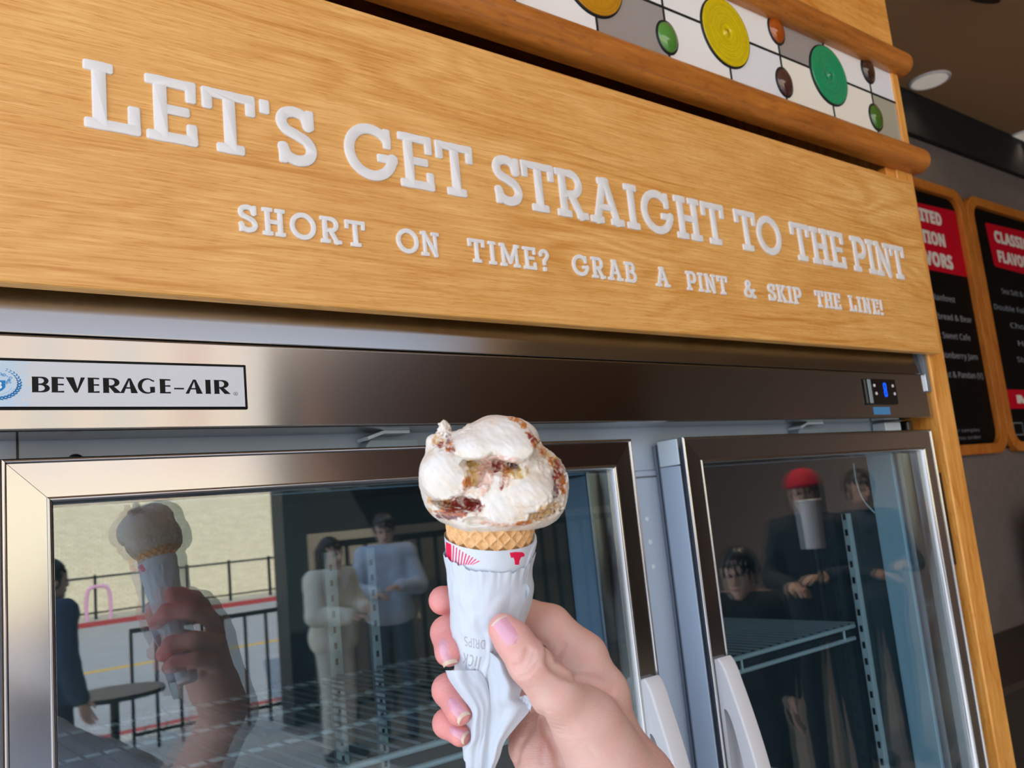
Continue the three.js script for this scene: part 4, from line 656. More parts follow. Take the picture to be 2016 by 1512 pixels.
{ // napkin gathered below the fist: a left and a right wing meeting in a deep fold
  const curve = (a) => new THREE.CatmullRomCurve3(a.map((p) => at(...p)), false, 'centripetal'), eye2 = camera.position;
  const Lf = curve([[877, 1320, 0.4600], [884, 1338, 0.4595], [905, 1368, 0.4590], [929, 1402, 0.4595], [928, 1430, 0.4605], [926, 1460, 0.4615], [915, 1476, 0.4630], [917, 1512, 0.4655], [912, 1560, 0.470]]);
  const Mid = curve([[960, 1284, 0.4560], [958, 1310, 0.4560], [962, 1345, 0.4570], [966, 1385, 0.4585], [966, 1410, 0.4600], [963, 1440, 0.4610], [960, 1475, 0.4625], [957, 1512, 0.4650], [950, 1560, 0.470]]);
  const Rt = curve([[972, 1286, 0.4560], [1000, 1300, 0.4560], [1010, 1322, 0.4562], [1027, 1352, 0.4566], [1024, 1372, 0.4570], [1046, 1388, 0.4580], [1041, 1401, 0.4585], [1016, 1431, 0.4600], [993, 1462, 0.4618], [984, 1490, 0.4635], [974, 1514, 0.4655], [962, 1560, 0.470]]);
  const wing = (A, B, sgn, seed) => sheet(40, 90, (u, v) => { const p = A.getPoint(v).lerp(B.getPoint(v), u), e = eye2.clone().sub(p).normalize(); const bulge = Math.sin(Math.PI * Math.pow(u, sgn > 0 ? 0.7 : 1.3)) * 0.0042 * (1 - 0.45 * v); const fold = 0.0009 * Math.sin(u * 6.5 + v * 2.0 + seed) * Math.sin(Math.PI * u) + 0.0006 * n3(u * 3 + seed, v * 2.4, 1); return p.addScaledVector(e, bulge + fold); });
  const MidL = curve([[944, 1320, 0.4572], [954, 1334, 0.4568], [961, 1352, 0.4572], [966, 1385, 0.4585], [966, 1410, 0.4600], [963, 1440, 0.4610], [960, 1475, 0.4625], [957, 1512, 0.4650], [950, 1560, 0.470]]);
  part('napkin', wing(Lf, MidL, 1, 0.4), M.paper, cone, 'white napkin gathered under the fist');
  part('napkin', wing(Mid, Rt, -1, 3.1), M.paper, cone, 'white napkin gathered under the fist');
  const tb = curve([[1022, 1372, 0.4574], [1036, 1369, 0.4560], [1049, 1380, 0.4556], [1046, 1390, 0.4570]]), tc = curve([[1026, 1396, 0.4586], [1034, 1392, 0.4574], [1043, 1398, 0.4572], [1045, 1405, 0.4582]]);
  part('napkin_fold', sheet(12, 6, (u, v) => tb.getPoint(u).lerp(tc.getPoint(u), v).addScaledVector(toEye, 0.001 * n3(u * 5, v * 5, 2))), M.paper, cone);
}

// ---------- the person holding the cone: right hand and forearm in the picture ----------
function capsField(list, ks) { // list of [a, b, ra, rb, k]
  const fs = list.map((l) => [cap(l[0], l[1], l[2], l[3]), l[4] ?? 0.006]);
  return (x, y, z) => { let d = 9; for (const [f, k] of fs) d = smin(d, f(x, y, z), k); return d; };
}
const skinBump = dataTex(512, 512, (i, j) => { const k = 128 + 34 * fbm2(i * 60, j * 60, 3) + 40 * n2(i * 150 + j * 60, j * 150 - i * 40); return [k, k, k]; }, false);
M.skin = mat({ vertexColors: true, roughness: 0.46, bumpMap: scaled(skinBump, 14, 14), bumpScale: 0.0004, sheen: 0.25, sheenRoughness: 0.5, sheenColor: new THREE.Color(0.9, 0.5, 0.42) });
M.nail = mat({ color: 0xdc9fae, roughness: 0.22, clearcoat: 0.5, clearcoatRoughness: 0.15 });
M.nailTip = mat({ color: 0xdcc4b0, roughness: 0.3 });
const H = { // joints by photograph pixel and depth, radii in metres
  thumb: [[1150, 1420, 0.452, 0.0150], [1096, 1366, 0.4435, 0.0125], [1042, 1304, 0.4385, 0.0104], [1012, 1262, 0.4400, 0.0090], [991, 1238, 0.4425, 0.0078]],
  index: [[1150, 1292, 0.486, 0.0118], [1085, 1229, 0.4905, 0.0102], [1010, 1200, 0.4985, 0.0090], [930, 1186, 0.4985, 0.0086], [872, 1182, 0.4905, 0.0080]],
  middle: [[1118, 1330, 0.495, 0.0115], [1010, 1262, 0.5040, 0.0094], [920, 1232, 0.4985, 0.0086], [880, 1245, 0.4800, 0.0083], [883, 1284, 0.4655, 0.0074]],
  ring: [[1090, 1375, 0.499, 0.0115], [1000, 1345, 0.5050, 0.0094], [922, 1336, 0.4990, 0.0084], [882, 1358, 0.4800, 0.0081], [904, 1402, 0.4650, 0.0070]],
  pinky: [[1062, 1425, 0.498, 0.0108], [985, 1408, 0.5030, 0.0086], [920, 1402, 0.4975, 0.0075], [880, 1424, 0.4810, 0.0072], [906, 1447, 0.4690, 0.0060]],
};
const HJ = {}; for (const k in H) HJ[k] = H[k].map(([x, y, d, r]) => [at(x, y, d), r]);
const wristC = at(1262, 1650, 0.468), elbow = V(0.345, 1.27, 0.50);
{
  const chain = [];
  for (const k in HJ) { const J = HJ[k]; for (let i = 0; i + 1 < J.length; i++) chain.push([J[i][0], J[i + 1][0], J[i][1], J[i + 1][1], i === 0 ? 0.010 : 0.0035, k, i]); }
  const palm = [
    [HJ.index[0][0], at(1256, 1580, 0.470), 0.0118, 0.0180, 0.012], [HJ.middle[0][0], at(1240, 1600, 0.476), 0.0120, 0.0190, 0.012], [HJ.ring[0][0], at(1190, 1600, 0.484), 0.0120, 0.0190, 0.012], [HJ.pinky[0][0], at(1140, 1590, 0.486), 0.0110, 0.0200, 0.012],
    [at(1048, 1470, 0.490), at(1120, 1580, 0.482), 0.0135, 0.0200, 0.010],                      // heel of the hand
    [at(1160, 1430, 0.4545), at(1225, 1560, 0.4570), 0.0185, 0.0235, 0.010],                    // ball of the thumb
    [at(1195, 1362, 0.478), at(1130, 1368, 0.466), 0.0110, 0.0080, 0.010],                      // web between thumb and finger
    [at(1250, 1560, 0.470), wristC, 0.024, 0.027, 0.012],
    [wristC, elbow, 0.0265, 0.041, 0.012],
  ];
  const pf = palm.map((c) => [cap(c[0], c[1], c[2], c[3]), c[4]]);
  const cre = [], groove = (pts, w, depth) => { for (let i = 0; i + 1 < pts.length; i++) cre.push([pts[i], pts[i + 1], w, depth]); };
  // each finger by itself inside a bounding ball, then joined so that neighbours stay apart
  const fingers = Object.keys(HJ).map((k) => { const J = HJ[k], c = J[0][0].clone().add(J[4][0]).multiplyScalar(0.5), R = Math.max(...J.map((j) => j[0].distanceTo(c) + j[1])), fs = []; for (let i = 0; i + 1 < J.length; i++) fs.push(cap(J[i][0], J[i + 1][0], J[i][1], J[i + 1][1])); return { c, R, fs, thumb: k === 'thumb' }; });
  const base = (x, y, z) => {
    let d = 9, fd = 9, td = 9; for (let i = 0; i < pf.length; i++) d = smin(d, pf[i][0](x, y, z), pf[i][1]);
    for (const g of fingers) { const q = Math.hypot(x - g.c.x, y - g.c.y, z - g.c.z) - g.R; if (q > 0.012) { if (g.thumb) td = q; else if (q < fd) fd = q; continue; } const fs = g.fs; let e = fs[0](x, y, z); for (let i = 1; i < fs.length; i++) e = smin(e, fs[i](x, y, z), 0.004); if (g.thumb) td = e; else fd = smin(fd, e, 0.0011); }
    return smin(smin(d, fd, 0.006), td, 0.007);
  };
  // march from the eye to find where a pixel meets the hand, for creases and nails
  const hit = (x, y) => { const o = camera.position, dir = at(x, y, 1).sub(o); for (let s = 0.40; s < 0.53; s += 0.0003) { const p = o.clone().addScaledVector(dir, s); if (base(p.x, p.y, p.z) < 0) return p; } return null; };
  const line = (px, w, dp) => { const c = new THREE.CatmullRomCurve3(px.map(([x, y]) => V(x, y, 0))), q = c.getPoints(px.length * 5).map((p) => hit(p.x, p.y)).filter(Boolean); groove(q, w, dp); };
  line([[1012, 1314], [1026, 1310], [1036, 1296], [1040, 1282]], 0.0014, 0.0014); line([[1014, 1324], [1032, 1318], [1046, 1302], [1050, 1286]], 0.0012, 0.0009); line([[1022, 1334], [1040, 1326], [1056, 1308]], 0.0011, 0.0006);
  line([[1082, 1302], [1092, 1314], [1120, 1330], [1160, 1342], [1204, 1364]], 0.0022, 0.0026); line([[1091, 1312], [1100, 1290], [1110, 1270]], 0.0014, 0.0008); line([[1076, 1304], [1078, 1285], [1070, 1262]], 0.0014, 0.0007);
  line([[1052, 1398], [1050, 1420], [1040, 1445], [1024, 1470], [1016, 1500]], 0.0016, 0.0012); line([[1068, 1408], [1074, 1440], [1096, 1480], [1100, 1505]], 0.0020, 0.0014); line([[1078, 1445], [1070, 1475], [1066, 1500]], 0.0013, 0.0006);
  for (let k = 0; k < 6; k++) line([[1066 + k * 6, 1398 + k * 9], [1100 + k * 8, 1405 + k * 10], [1130 + k * 8, 1425 + k * 12]], 0.0010, 0.0003);
  const cf = cre.map((c) => [cap(c[0], c[1], c[2], c[2]), c[2], c[3], c[0], (c[0].distanceTo(c[1]) + 3 * c[2]) ** 2]);
  const f = (x, y, z) => {
    let d = base(x, y, z); if (d > 0.004 || d < -0.006) return d;
    let g = 0; for (const [e, w, dp, o, r2] of cf) { const ax = x - o.x, ay = y - o.y, az = z - o.z; if (ax * ax + ay * ay + az * az > r2) continue; const q = (e(x, y, z) + w) / w; if (q < 2) { const v = 1.5 * dp * Math.exp(-q * q * 0.9); if (v > g) g = v; } }
    return d + g - 0.00012 * n3(x * 420, y * 420, z * 420);
  };
  const tips = ['thumb', 'index', 'middle', 'ring', 'pinky'].map((k) => HJ[k][4][0]), kn = ['middle', 'ring', 'pinky', 'index'].map((k) => HJ[k][3][0]);
  const col = (x, y, z) => { // skin: mottled, the fingers pinker than the back of the hand
    const p = V(x, y, z), m = fbm3(x * 60, y * 60, z * 60, 3), m2 = n3(x * 260, y * 260, z * 260);
    let pk = 0; tips.forEach((t, i) => { const d = p.distanceTo(t); pk = Math.max(pk, (i ? 1.1 : 0.45) * smooth(0.036, 0.004, d)); }); kn.forEach((t) => { pk = Math.max(pk, 0.85 * smooth(0.034, 0.004, p.distanceTo(t))); });
    pk = clamp(pk + 0.30 * m + 0.06 * m2 + 0.12);
    return [lerp(0.72, 0.79, pk), lerp(0.455, 0.305, pk), lerp(0.375, 0.275, pk)];
  };
  const all = [...Object.values(HJ).flat().map((j) => j[0]), wristC], lo = [9, 9, 9], hi = [-9, -9, -9];
  for (const p of all) { [p.x, p.y, p.z].forEach((v, i) => { lo[i] = Math.min(lo[i], v - 0.03); hi[i] = Math.max(hi[i], v + 0.03); }); }
  globalThis.handGeo = nets(lo, hi, 0.00098, f, col); globalThis.handField = f; globalThis.handHit = hit; globalThis.handBase = base; globalThis.handBox = [lo, hi]; globalThis.skinCol = col; globalThis.armCaps = pf;
}
const photographer = thing('person', 'hand and forearm of a person holding up the ice cream cone', 'person');
part('body', handGeo, M.skin, photographer);
// nails: shells lifted just off the fingertip, laid along the last joint
function nail(px, L, W, dirPx, tipLen, name) {
  const c = handHit(...px); if (!c) return; const e = 0.0012, F = handBase;
  const nrm = (p) => V(F(p.x + e, p.y, p.z) - F(p.x - e, p.y, p.z), F(p.x, p.y + e, p.z) - F(p.x, p.y - e, p.z), F(p.x, p.y, p.z + e) - F(p.x, p.y, p.z - e)).normalize();
  const n = nrm(c), o = handHit(px[0] + dirPx[0], px[1] + dirPx[1]) ?? at(px[0] + dirPx[0], px[1] + dirPx[1], 0.45); let d = o.clone().sub(c); d.addScaledVector(n, -d.dot(n)).normalize(); const s = V(0, 0, 0).crossVectors(n, d).normalize();
  const surf = (u, v, lift) => { // u across -1..1, v along -1..1
    const w = W * (v < -0.5 ? Math.sqrt(Math.max(0, 1 - ((-v - 0.5) / 0.5) ** 2)) * 0.9 + 0.1 : 1), p = c.clone().addScaledVector(d, v * L).addScaledVector(s, u * w);
    for (let k = 0; k < 8; k++) { const q = F(p.x, p.y, p.z); p.addScaledVector(n, -(q) * 0.9); } // settle on the finger
    return p.addScaledVector(n, lift - 0.0009 * u * u);
  };
  const flat = surf(0, 0.6, 0), dirEnd = surf(0, 0.95, 0).sub(surf(0, 0.45, 0)).normalize();
  const plate = (v0, v1, lift, free) => { const top = (u, v) => { const vv = lerp(v0, v1, v), a = clamp(vv, -1, 0.85), p = surf(u, a, lift); if (vv > 0.85) p.addScaledVector(dirEnd, (vv - 0.85) * L); return p; };
    const nu = 12, nv = 14, g1 = sheet(nu, nv, (u, v) => top(u * 2 - 1, v)), g2 = sheet(nu, nv, (u, v) => top(1 - u * 2, v).addScaledVector(n, -0.0006)); g2.computeVertexNormals(); return mergeGeometries([g1, g2]); };
  M.nail.side = M.nailTip.side = THREE.DoubleSide;
  const body = part('nail', plate(-1, 0.86, 0.0004), M.nail, photographer, name);
  part('nail_edge', plate(0.86, 0.86 + tipLen, 0.0004), M.nailTip, body);
}
nail([996, 1242], 0.0076, 0.0058, [-14, -20], 0.14, 'thumbnail');
nail([873, 1279], 0.0064, 0.0040, [7, 20], 0.34, 'long fingernail');
nail([894, 1390], 0.0060, 0.0040, [11, 14], 0.32, 'long fingernail');
nail([897, 1440], 0.0048, 0.0034, [14, 8], 0.32, 'long fingernail');

// ---------- menu boards, ceiling lights, counter ----------
const boardWood = mat({ map: oakPlain, roughness: 0.5, color: 0xe6c9a0 });
function menuBoard(x0, x1, label, draw) {
  const y0 = 1.675, y1 = 2.922, z = WALLZ, b = thing('menu_board', label, 'menu board', [0, 0, 0], undefined);
  const fr = rrect(x0, y0, x1, y1, 0.11); fr.holes.push(rrect(x0 + 0.062, y0 + 0.045, x1 - 0.062, y1 - 0.045, 0.07));
  part('frame', metreUV(extrudeXY(fr, z, z + 0.042, 0.005, 10), 'y'), boardWood, b);
  const tex = canvasTex(768, 1400, (c, w, h) => { c.fillStyle = '#09090a'; c.fillRect(0, 0, w, h); draw(c, (X) => (X - x0) / (x1 - x0) * w, (Y) => (y1 - Y) / (y1 - y0) * h, w / (x1 - x0)); });
  const g = new THREE.ShapeGeometry(rrect(x0 + 0.03, y0 + 0.03, x1 - 0.03, y1 - 0.03, 0.05)), p = g.attributes.position, uv = g.attributes.uv;
  for (let i = 0; i < p.count; i++) uv.setXY(i, (p.getX(i) - x0) / (x1 - x0), (p.getY(i) - y0) / (y1 - y0));
  g.translate(0, 0, z + 0.016); part('menu_panel', g, mat({ map: tex, roughness: 0.6, specularIntensity: 0.25 }), b, 'black printed panel with a red heading');
  part('backing', box(x0 + 0.02, y0 + 0.02, z, x1 - 0.02, y1 - 0.02, z + 0.014), M.black, b);
}
const fitText = (c, s, x, y, width, height, col, font = 'bold 100px sans-serif') => { c.save(); c.font = font; const m = c.measureText(s).width; c.translate(x, y); c.scale(width / m, height / 72); c.fillStyle = col; c.textAlign = 'center'; c.textBaseline = 'middle'; c.fillText(s, 0, 0); if (font.startsWith('bold')) { c.strokeStyle = col; c.lineWidth = 9; c.lineJoin = 'round'; c.strokeText(s, 0, 0); } c.restore(); };
const redBox = (c, pts) => { c.fillStyle = '#d3082a'; c.strokeStyle = '#d3082a'; c.lineWidth = 26; c.lineJoin = 'round'; c.beginPath(); pts.forEach(([x, y], i) => i ? c.lineTo(x, y) : c.moveTo(x, y)); c.closePath(); c.fill(); c.stroke(); };
menuBoard(3.36, 4.28, 'black menu board headed limited edition flavors in an oak frame', (c, X, Y, k) => {
  redBox(c, [[X(3.535), Y(2.795)], [X(4.200), Y(2.815)], [X(4.205), Y(2.515)], [X(3.545), Y(2.515)]]);
  const cx = X(3.875); fitText(c, 'LIMITED', cx, Y(2.762), 0.37 * k, 0.076 * k, '#f3f1ef'); fitText(c, 'EDITION', cx, Y(2.660), 0.37 * k, 0.076 * k, '#f3f1ef'); fitText(c, 'FLAVORS', cx, Y(2.560), 0.44 * k, 0.082 * k, '#f3f1ef');
  [['Tropical Rainforest', 2.3805, 0.185], ['Honey Shortbread & Bear', 2.2937, 0.317], ['Dark Roast Sweet Cafe', 2.2071, 0.27], ['Ricotta Marionberry Jam', 2.1183, 0.31], ['Toasted Peanut & Pandan (V)', 2.0308, 0.327]].forEach(([s, y, r]) => fitText(c, s, X(3.865), Y(y), r * 2 * k, 0.036 * k, '#aeb4c4', '100px sans-serif'));
  fitText(c, 'Ask us for samples', X(3.865), Y(1.7838), 0.40 * k, 0.020 * k, '#8d95a5', '100px sans-serif'); fitText(c, 'before you order', X(3.865), Y(1.7521), 0.40 * k, 0.020 * k, '#8d95a5', '100px sans-serif');
});
menuBoard(4.292, 5.212, 'black menu board headed classic flavors in an oak frame', (c, X, Y, k) => {
  redBox(c, [[X(4.535), Y(2.802)], [X(5.06), Y(2.815)], [X(5.05), Y(2.59)], [X(4.55), Y(2.60)]]);
  const cx = X(4.797); fitText(c, 'CLASSIC', cx, Y(2.752), 0.40 * k, 0.076 * k, '#f3f1ef'); fitText(c, 'FLAVORS', cx, Y(2.648), 0.41 * k, 0.076 * k, '#f3f1ef');
  [['Sea Salt & Caramel', 2.4664, 4.56], ['Double Folded Vanilla', 2.3779, 4.44], ['Chocolate', 2.2933, 4.585], ['Honey', 2.2059, 4.63], ['Strawberry', 2.1230, 4.593]].forEach(([s, y, l]) => fitText(c, s, cx, Y(y), (4.797 - l) * 2 * k, 0.036 * k, '#9aa6b8', '100px sans-serif'));
  redBox(c, [[X(4.43), Y(1.96)], [X(5.16), Y(1.96)], [X(5.16), Y(1.89)], [X(4.43), Y(1.89)]]); fitText(c, 'MENU', cx, Y(1.925), 0.60 * k, 0.05 * k, '#f3f1ef');
  c.strokeStyle = '#8fa0ae'; c.lineWidth = 5; c.strokeRect(X(4.415), Y(1.81), 0.1 * k, 0.075 * k);
});
const lightSpots = [[3.93, -1.02], [5.11, -1.09], [4.2, 2.2], [5.0, 5.4], [6.9, 3.4]];  // those past the board lights are unseen, added to brighten what the steel mirrors
for (const [i, [x, z]] of lightSpots.entries()) {
  const l = thing('recessed_light', ['round white recessed ceiling light above the limited edition board', 'round white recessed ceiling light above the classic flavors board', 'added unseen ceiling light above the person in the red cap', 'added unseen ceiling light in front of the black railing', 'added unseen ceiling light near the far taupe side wall'][i], 'ceiling light', [x, CEIL, z]);
  const ring = new THREE.TorusGeometry(0.082, 0.008, 8, 32); ring.rotateX(Math.PI / 2); part('trim_ring', ring, M.letter, l);
  const lens = new THREE.CylinderGeometry(0.076, 0.076, 0.006, 32); lens.translate(0, -0.003, 0); part('lens', lens, mat({ color: 0xdddddd, emissive: 0xfff2e2, emissiveIntensity: 0.28, roughness: 0.5 }), l);
  const p = new THREE.SpotLight(0xffe6c8, i > 1 ? 14 : 0.18, 0, 1.1, 0.6, 2); p.position.set(0, -0.02, 0); p.target.position.set(0, -2, 0); p.shadow.radius = 3; p.castShadow = true; l.add(p, p.target);
}
{ const d = at(1932, -62, 1).sub(camera.position), c0 = camera.position.clone().addScaledVector(d, (CEIL - 1.6) / d.y); const q = thing('track_spotlight', 'small black spotlight hanging from the brown ceiling', 'spotlight', [c0.x, CEIL, c0.z]); part('stem', new THREE.CylinderGeometry(0.012, 0.012, 0.04, 12).translate(0, -0.02, 0), M.black, q); part('housing', new THREE.CylinderGeometry(0.045, 0.055, 0.09, 20).rotateX(0.5).translate(0, -0.075, 0.01), M.black, q); }
{
  const c = thing('counter', 'dark brown back counter below the menu boards', 'counter'); part('cabinet', box(1.9, 0, -1.13, 6.4, 0.90, -0.72), mat({ color: 0x2b2521, roughness: 0.6 }), c); part('worktop', box(1.88, 0.90, -1.14, 6.45, 0.925, -0.70, 0.004), mat({ color: 0x37302a, roughness: 0.5 }), c);
  const m = thing('monitor', 'black touch screen terminal on the back counter', 'monitor', [4.27, 0.925, -0.98]);
  part('screen', box(-0.10, 0.10, -0.02, 0.36, 0.50, 0.02, 0.012), mat({ color: 0x0a0d14, roughness: 0.15 }), m); part('stand', box(0.06, 0.0, -0.05, 0.20, 0.25, -0.02, 0.01), M.black, m); part('foot', box(0.0, 0.0, -0.08, 0.26, 0.02, 0.10, 0.006), M.black, m);
  const pts = [V(4.155, 1.08, -1.0), V(4.02, 1.10, -1.02), V(3.96, 1.03, -1.0), V(4.0, 0.96, -0.98), V(4.06, 0.936, -0.96), V(4.12, 0.936, -0.90)]; solo('cable', 'black cable looping beside the terminal', 'cable', tube(pts, 0.008, 8), M.black);
}
// railing in front of the taupe wall
{
  const r = thing('railing', 'black metal railing in front of the taupe wall', 'railing', [0, 0, 0]); part('top_rail', box(3.55, 1.50, 6.60, 8.1, 1.56, 6.66, 0.006), M.black, r); part('bottom_rail', box(3.55, 0.12, 6.605, 8.1, 0.16, 6.655, 0.004), M.black, r);
  const bg = box(-0.014, 0, 6.612, 0.014, 1.51, 6.648, 0.002); for (let x = 3.56; x < 8.1; x += 0.19) { const m = part('bar', bg, M.black, r); m.position.x = x; }
}
// street furniture across the open front
{
  const r = thing('street_railing', 'low black street railing across the road', 'railing', [0, 0, 0]); part('top_rail', box(-4, 1.10, 26.0, 16, 1.16, 26.06), M.black, r); part('bottom_rail', box(-4, 0.15, 26.0, 16, 0.2, 26.06), M.black, r);
  const pg = box(-0.03, 0, 25.98, 0.03, 1.2, 26.08); for (let x = -4; x <= 16; x += 1.25) part('post', pg, M.black, r).position.x = x;
  const t = thing('cafe_table', 'small round black cafe table on the pavement', 'table', [1.58, -0.02, 5.9]); part('top', new THREE.CylinderGeometry(0.32, 0.32, 0.03, 32).translate(0, 0.72, 0), M.black, t); part('leg', new THREE.CylinderGeometry(0.03, 0.03, 0.7, 12).translate(0, 0.36, 0), M.black, t); part('foot', new THREE.CylinderGeometry(0.22, 0.24, 0.025, 24).translate(0, 0.0125, 0), M.black, t);
  const bk = thing('bike_rack', 'pink hooped bike rack on the pavement across the road', 'bike rack', [6.0, -0.01, 25.7]); part('hoop', tube([V(-0.3, 0, 0), V(-0.3, 0.6, 0), V(-0.22, 0.85, 0), V(0, 0.9, 0), V(0.22, 0.85, 0), V(0.3, 0.6, 0), V(0.3, 0, 0)], 0.05, 8), mat({ color: 0xd9a3c4, roughness: 0.4 }), bk);
}
{ const c = thing('cup_dispenser', 'white paper cup dispenser on a thin black stand inside the shop', 'cup dispenser', [3.98, 0, 1.98]); part('foot', new THREE.CylinderGeometry(0.13, 0.14, 0.02, 24).translate(0, 0.01, 0), M.black, c); part('pole', new THREE.CylinderGeometry(0.014, 0.014, 1.3, 10).translate(0, 0.66, 0), M.black, c); part('tube', new THREE.CylinderGeometry(0.055, 0.05, 0.24, 24).translate(0, 1.42, 0), M.letter, c); part('rim', new THREE.TorusGeometry(0.055, 0.006, 8, 24).rotateX(Math.PI / 2).translate(0, 1.54, 0), M.letter, c); }
{ const r = thing('patio_railing', 'short black railing standing on the pavement before the road', 'railing', [0, -0.02, 7.5]); part('top_rail', box(2.1, 0.97, -0.02, 3.9, 1.01, 0.02, 0.004), M.black, r); part('bottom_rail', box(2.1, 0.12, -0.015, 3.9, 0.15, 0.015, 0.003), M.black, r); const bg = box(-0.012, 0, -0.012, 0.012, 0.98, 0.012); for (let x = 2.11; x < 3.95; x += 0.2) part('bar', bg, M.black, r).position.x = x; }

// ---------- people ----------
// relaxed right hand: wrist at the origin, fingers down, thumb towards +z
const looseHand = (() => {
  const P = (x, y, z) => V(x, y, z), L = [[P(0, 0, 0), P(0, -0.03, 0.002), 0.024, 0.026, 0.02], [P(0, -0.03, 0.012), P(0, -0.085, 0.022), 0.014, 0.011, 0.012], [P(0, -0.03, -0.01), P(0, -0.08, -0.022), 0.014, 0.010, 0.012], [P(0, -0.03, 0.0), P(0, -0.088, 0.0), 0.016, 0.011, 0.012]];
  for (const [z, l] of [[0.027, 0.92], [0.009, 1], [-0.009, 0.95], [-0.026, 0.78]]) { const a = P(0, -0.085 + Math.abs(z) * 0.15, z), b = P(-0.008, a.y - 0.042 * l, z * 1.1), c = P(-0.022, b.y - 0.026 * l, z * 1.1), d = P(-0.034, c.y - 0.017 * l, z * 1.08); L.push([a, b, 0.0092, 0.0086, 0.004], [b, c, 0.0086, 0.0080, 0.004], [c, d, 0.0080, 0.0068, 0.004]); }
  L.push([P(-0.006, -0.025, 0.022), P(-0.018, -0.058, 0.042), 0.014, 0.0105, 0.010], [P(-0.018, -0.058, 0.042), P(-0.026, -0.088, 0.046), 0.0100, 0.0082, 0.004]);
  return nets([-0.06, -0.2, -0.06], [0.05, 0.04, 0.075], 0.0035, capsField(L));
})();
const headGeo = (() => { // face towards +z, chin at about y = -0.11, crown at 0.12
  const E = (cx, cy, cz, a, b, c) => (x, y, z) => { const k = Math.hypot((x - cx) / a, (y - cy) / b, (z - cz) / c); return (k - 1) * Math.min(a, b, c); };
  const fs = [[E(0, 0.02, -0.005, 0.076, 0.100, 0.094), 0.02], [E(0, -0.055, 0.022, 0.056, 0.060, 0.064), 0.03], [E(0, -0.012, 0.092, 0.012, 0.026, 0.020), 0.014], [E(0, -0.030, 0.098, 0.014, 0.011, 0.014), 0.010], [E(0, -0.060, 0.080, 0.026, 0.009, 0.010), 0.008], [E(0, -0.098, 0.062, 0.022, 0.016, 0.020), 0.02], [E(0.076, -0.005, -0.01, 0.010, 0.030, 0.018), 0.008], [E(-0.076, -0.005, -0.01, 0.010, 0.030, 0.018), 0.008], [cap(V(0, -0.06, -0.02), V(0, -0.17, -0.03), 0.052, 0.056), 0.02]];
  const eye = [E(0.031, 0.006, 0.094, 0.018, 0.012, 0.014), E(-0.031, 0.006, 0.094, 0.018, 0.012, 0.014)];
  return nets([-0.11, -0.2, -0.13], [0.11, 0.14, 0.14], 0.005, (x, y, z) => { let d = 9; for (const [f, k] of fs) d = smin(d, f(x, y, z), k); for (const e of eye) d = smax(d, -e(x, y, z), 0.01); return d; });
})();
const tint = (g, c) => { const n = g.attributes.position.count, a = new Float32Array(n * 3); for (let i = 0; i < n; i++) a.set(c, i * 3); g.setAttribute('color', new THREE.BufferAttribute(a, 3)); return g; };
const cleanMerge = (list) => mergeGeometries(list.map((g) => { const h = g.clone(); for (const k of Object.keys(h.attributes)) if (!['position', 'normal', 'uv', 'color'].includes(k)) h.deleteAttribute(k); return h; }));
function place(g, m) { const h = g.clone(); h.applyMatrix4(m); return h; }
function handTo(wrist, from, mirror) { // fingers run on along the forearm
  const d = wrist.clone().sub(from).normalize(), y = d.clone().negate(), ref = Math.abs(y.z) > 0.9 ? V(0, 1, 0) : V(0, 0, 1), x = V(0, 0, 0).crossVectors(y, ref).normalize(), z = V(0, 0, 0).crossVectors(x, y);
  const m = new THREE.Matrix4().makeBasis(mirror ? x.clone().negate() : x, y, z); const h = looseHand.clone(); if (mirror) { h.scale(1, 1, 1); } h.applyMatrix4(m); if (m.determinant() < 0) { const i = h.index.array; for (let k = 0; k < i.length; k += 3) { const t = i[k]; i[k] = i[k + 1]; i[k + 1] = t; } } h.translate(wrist.x, wrist.y, wrist.z); return h;
}
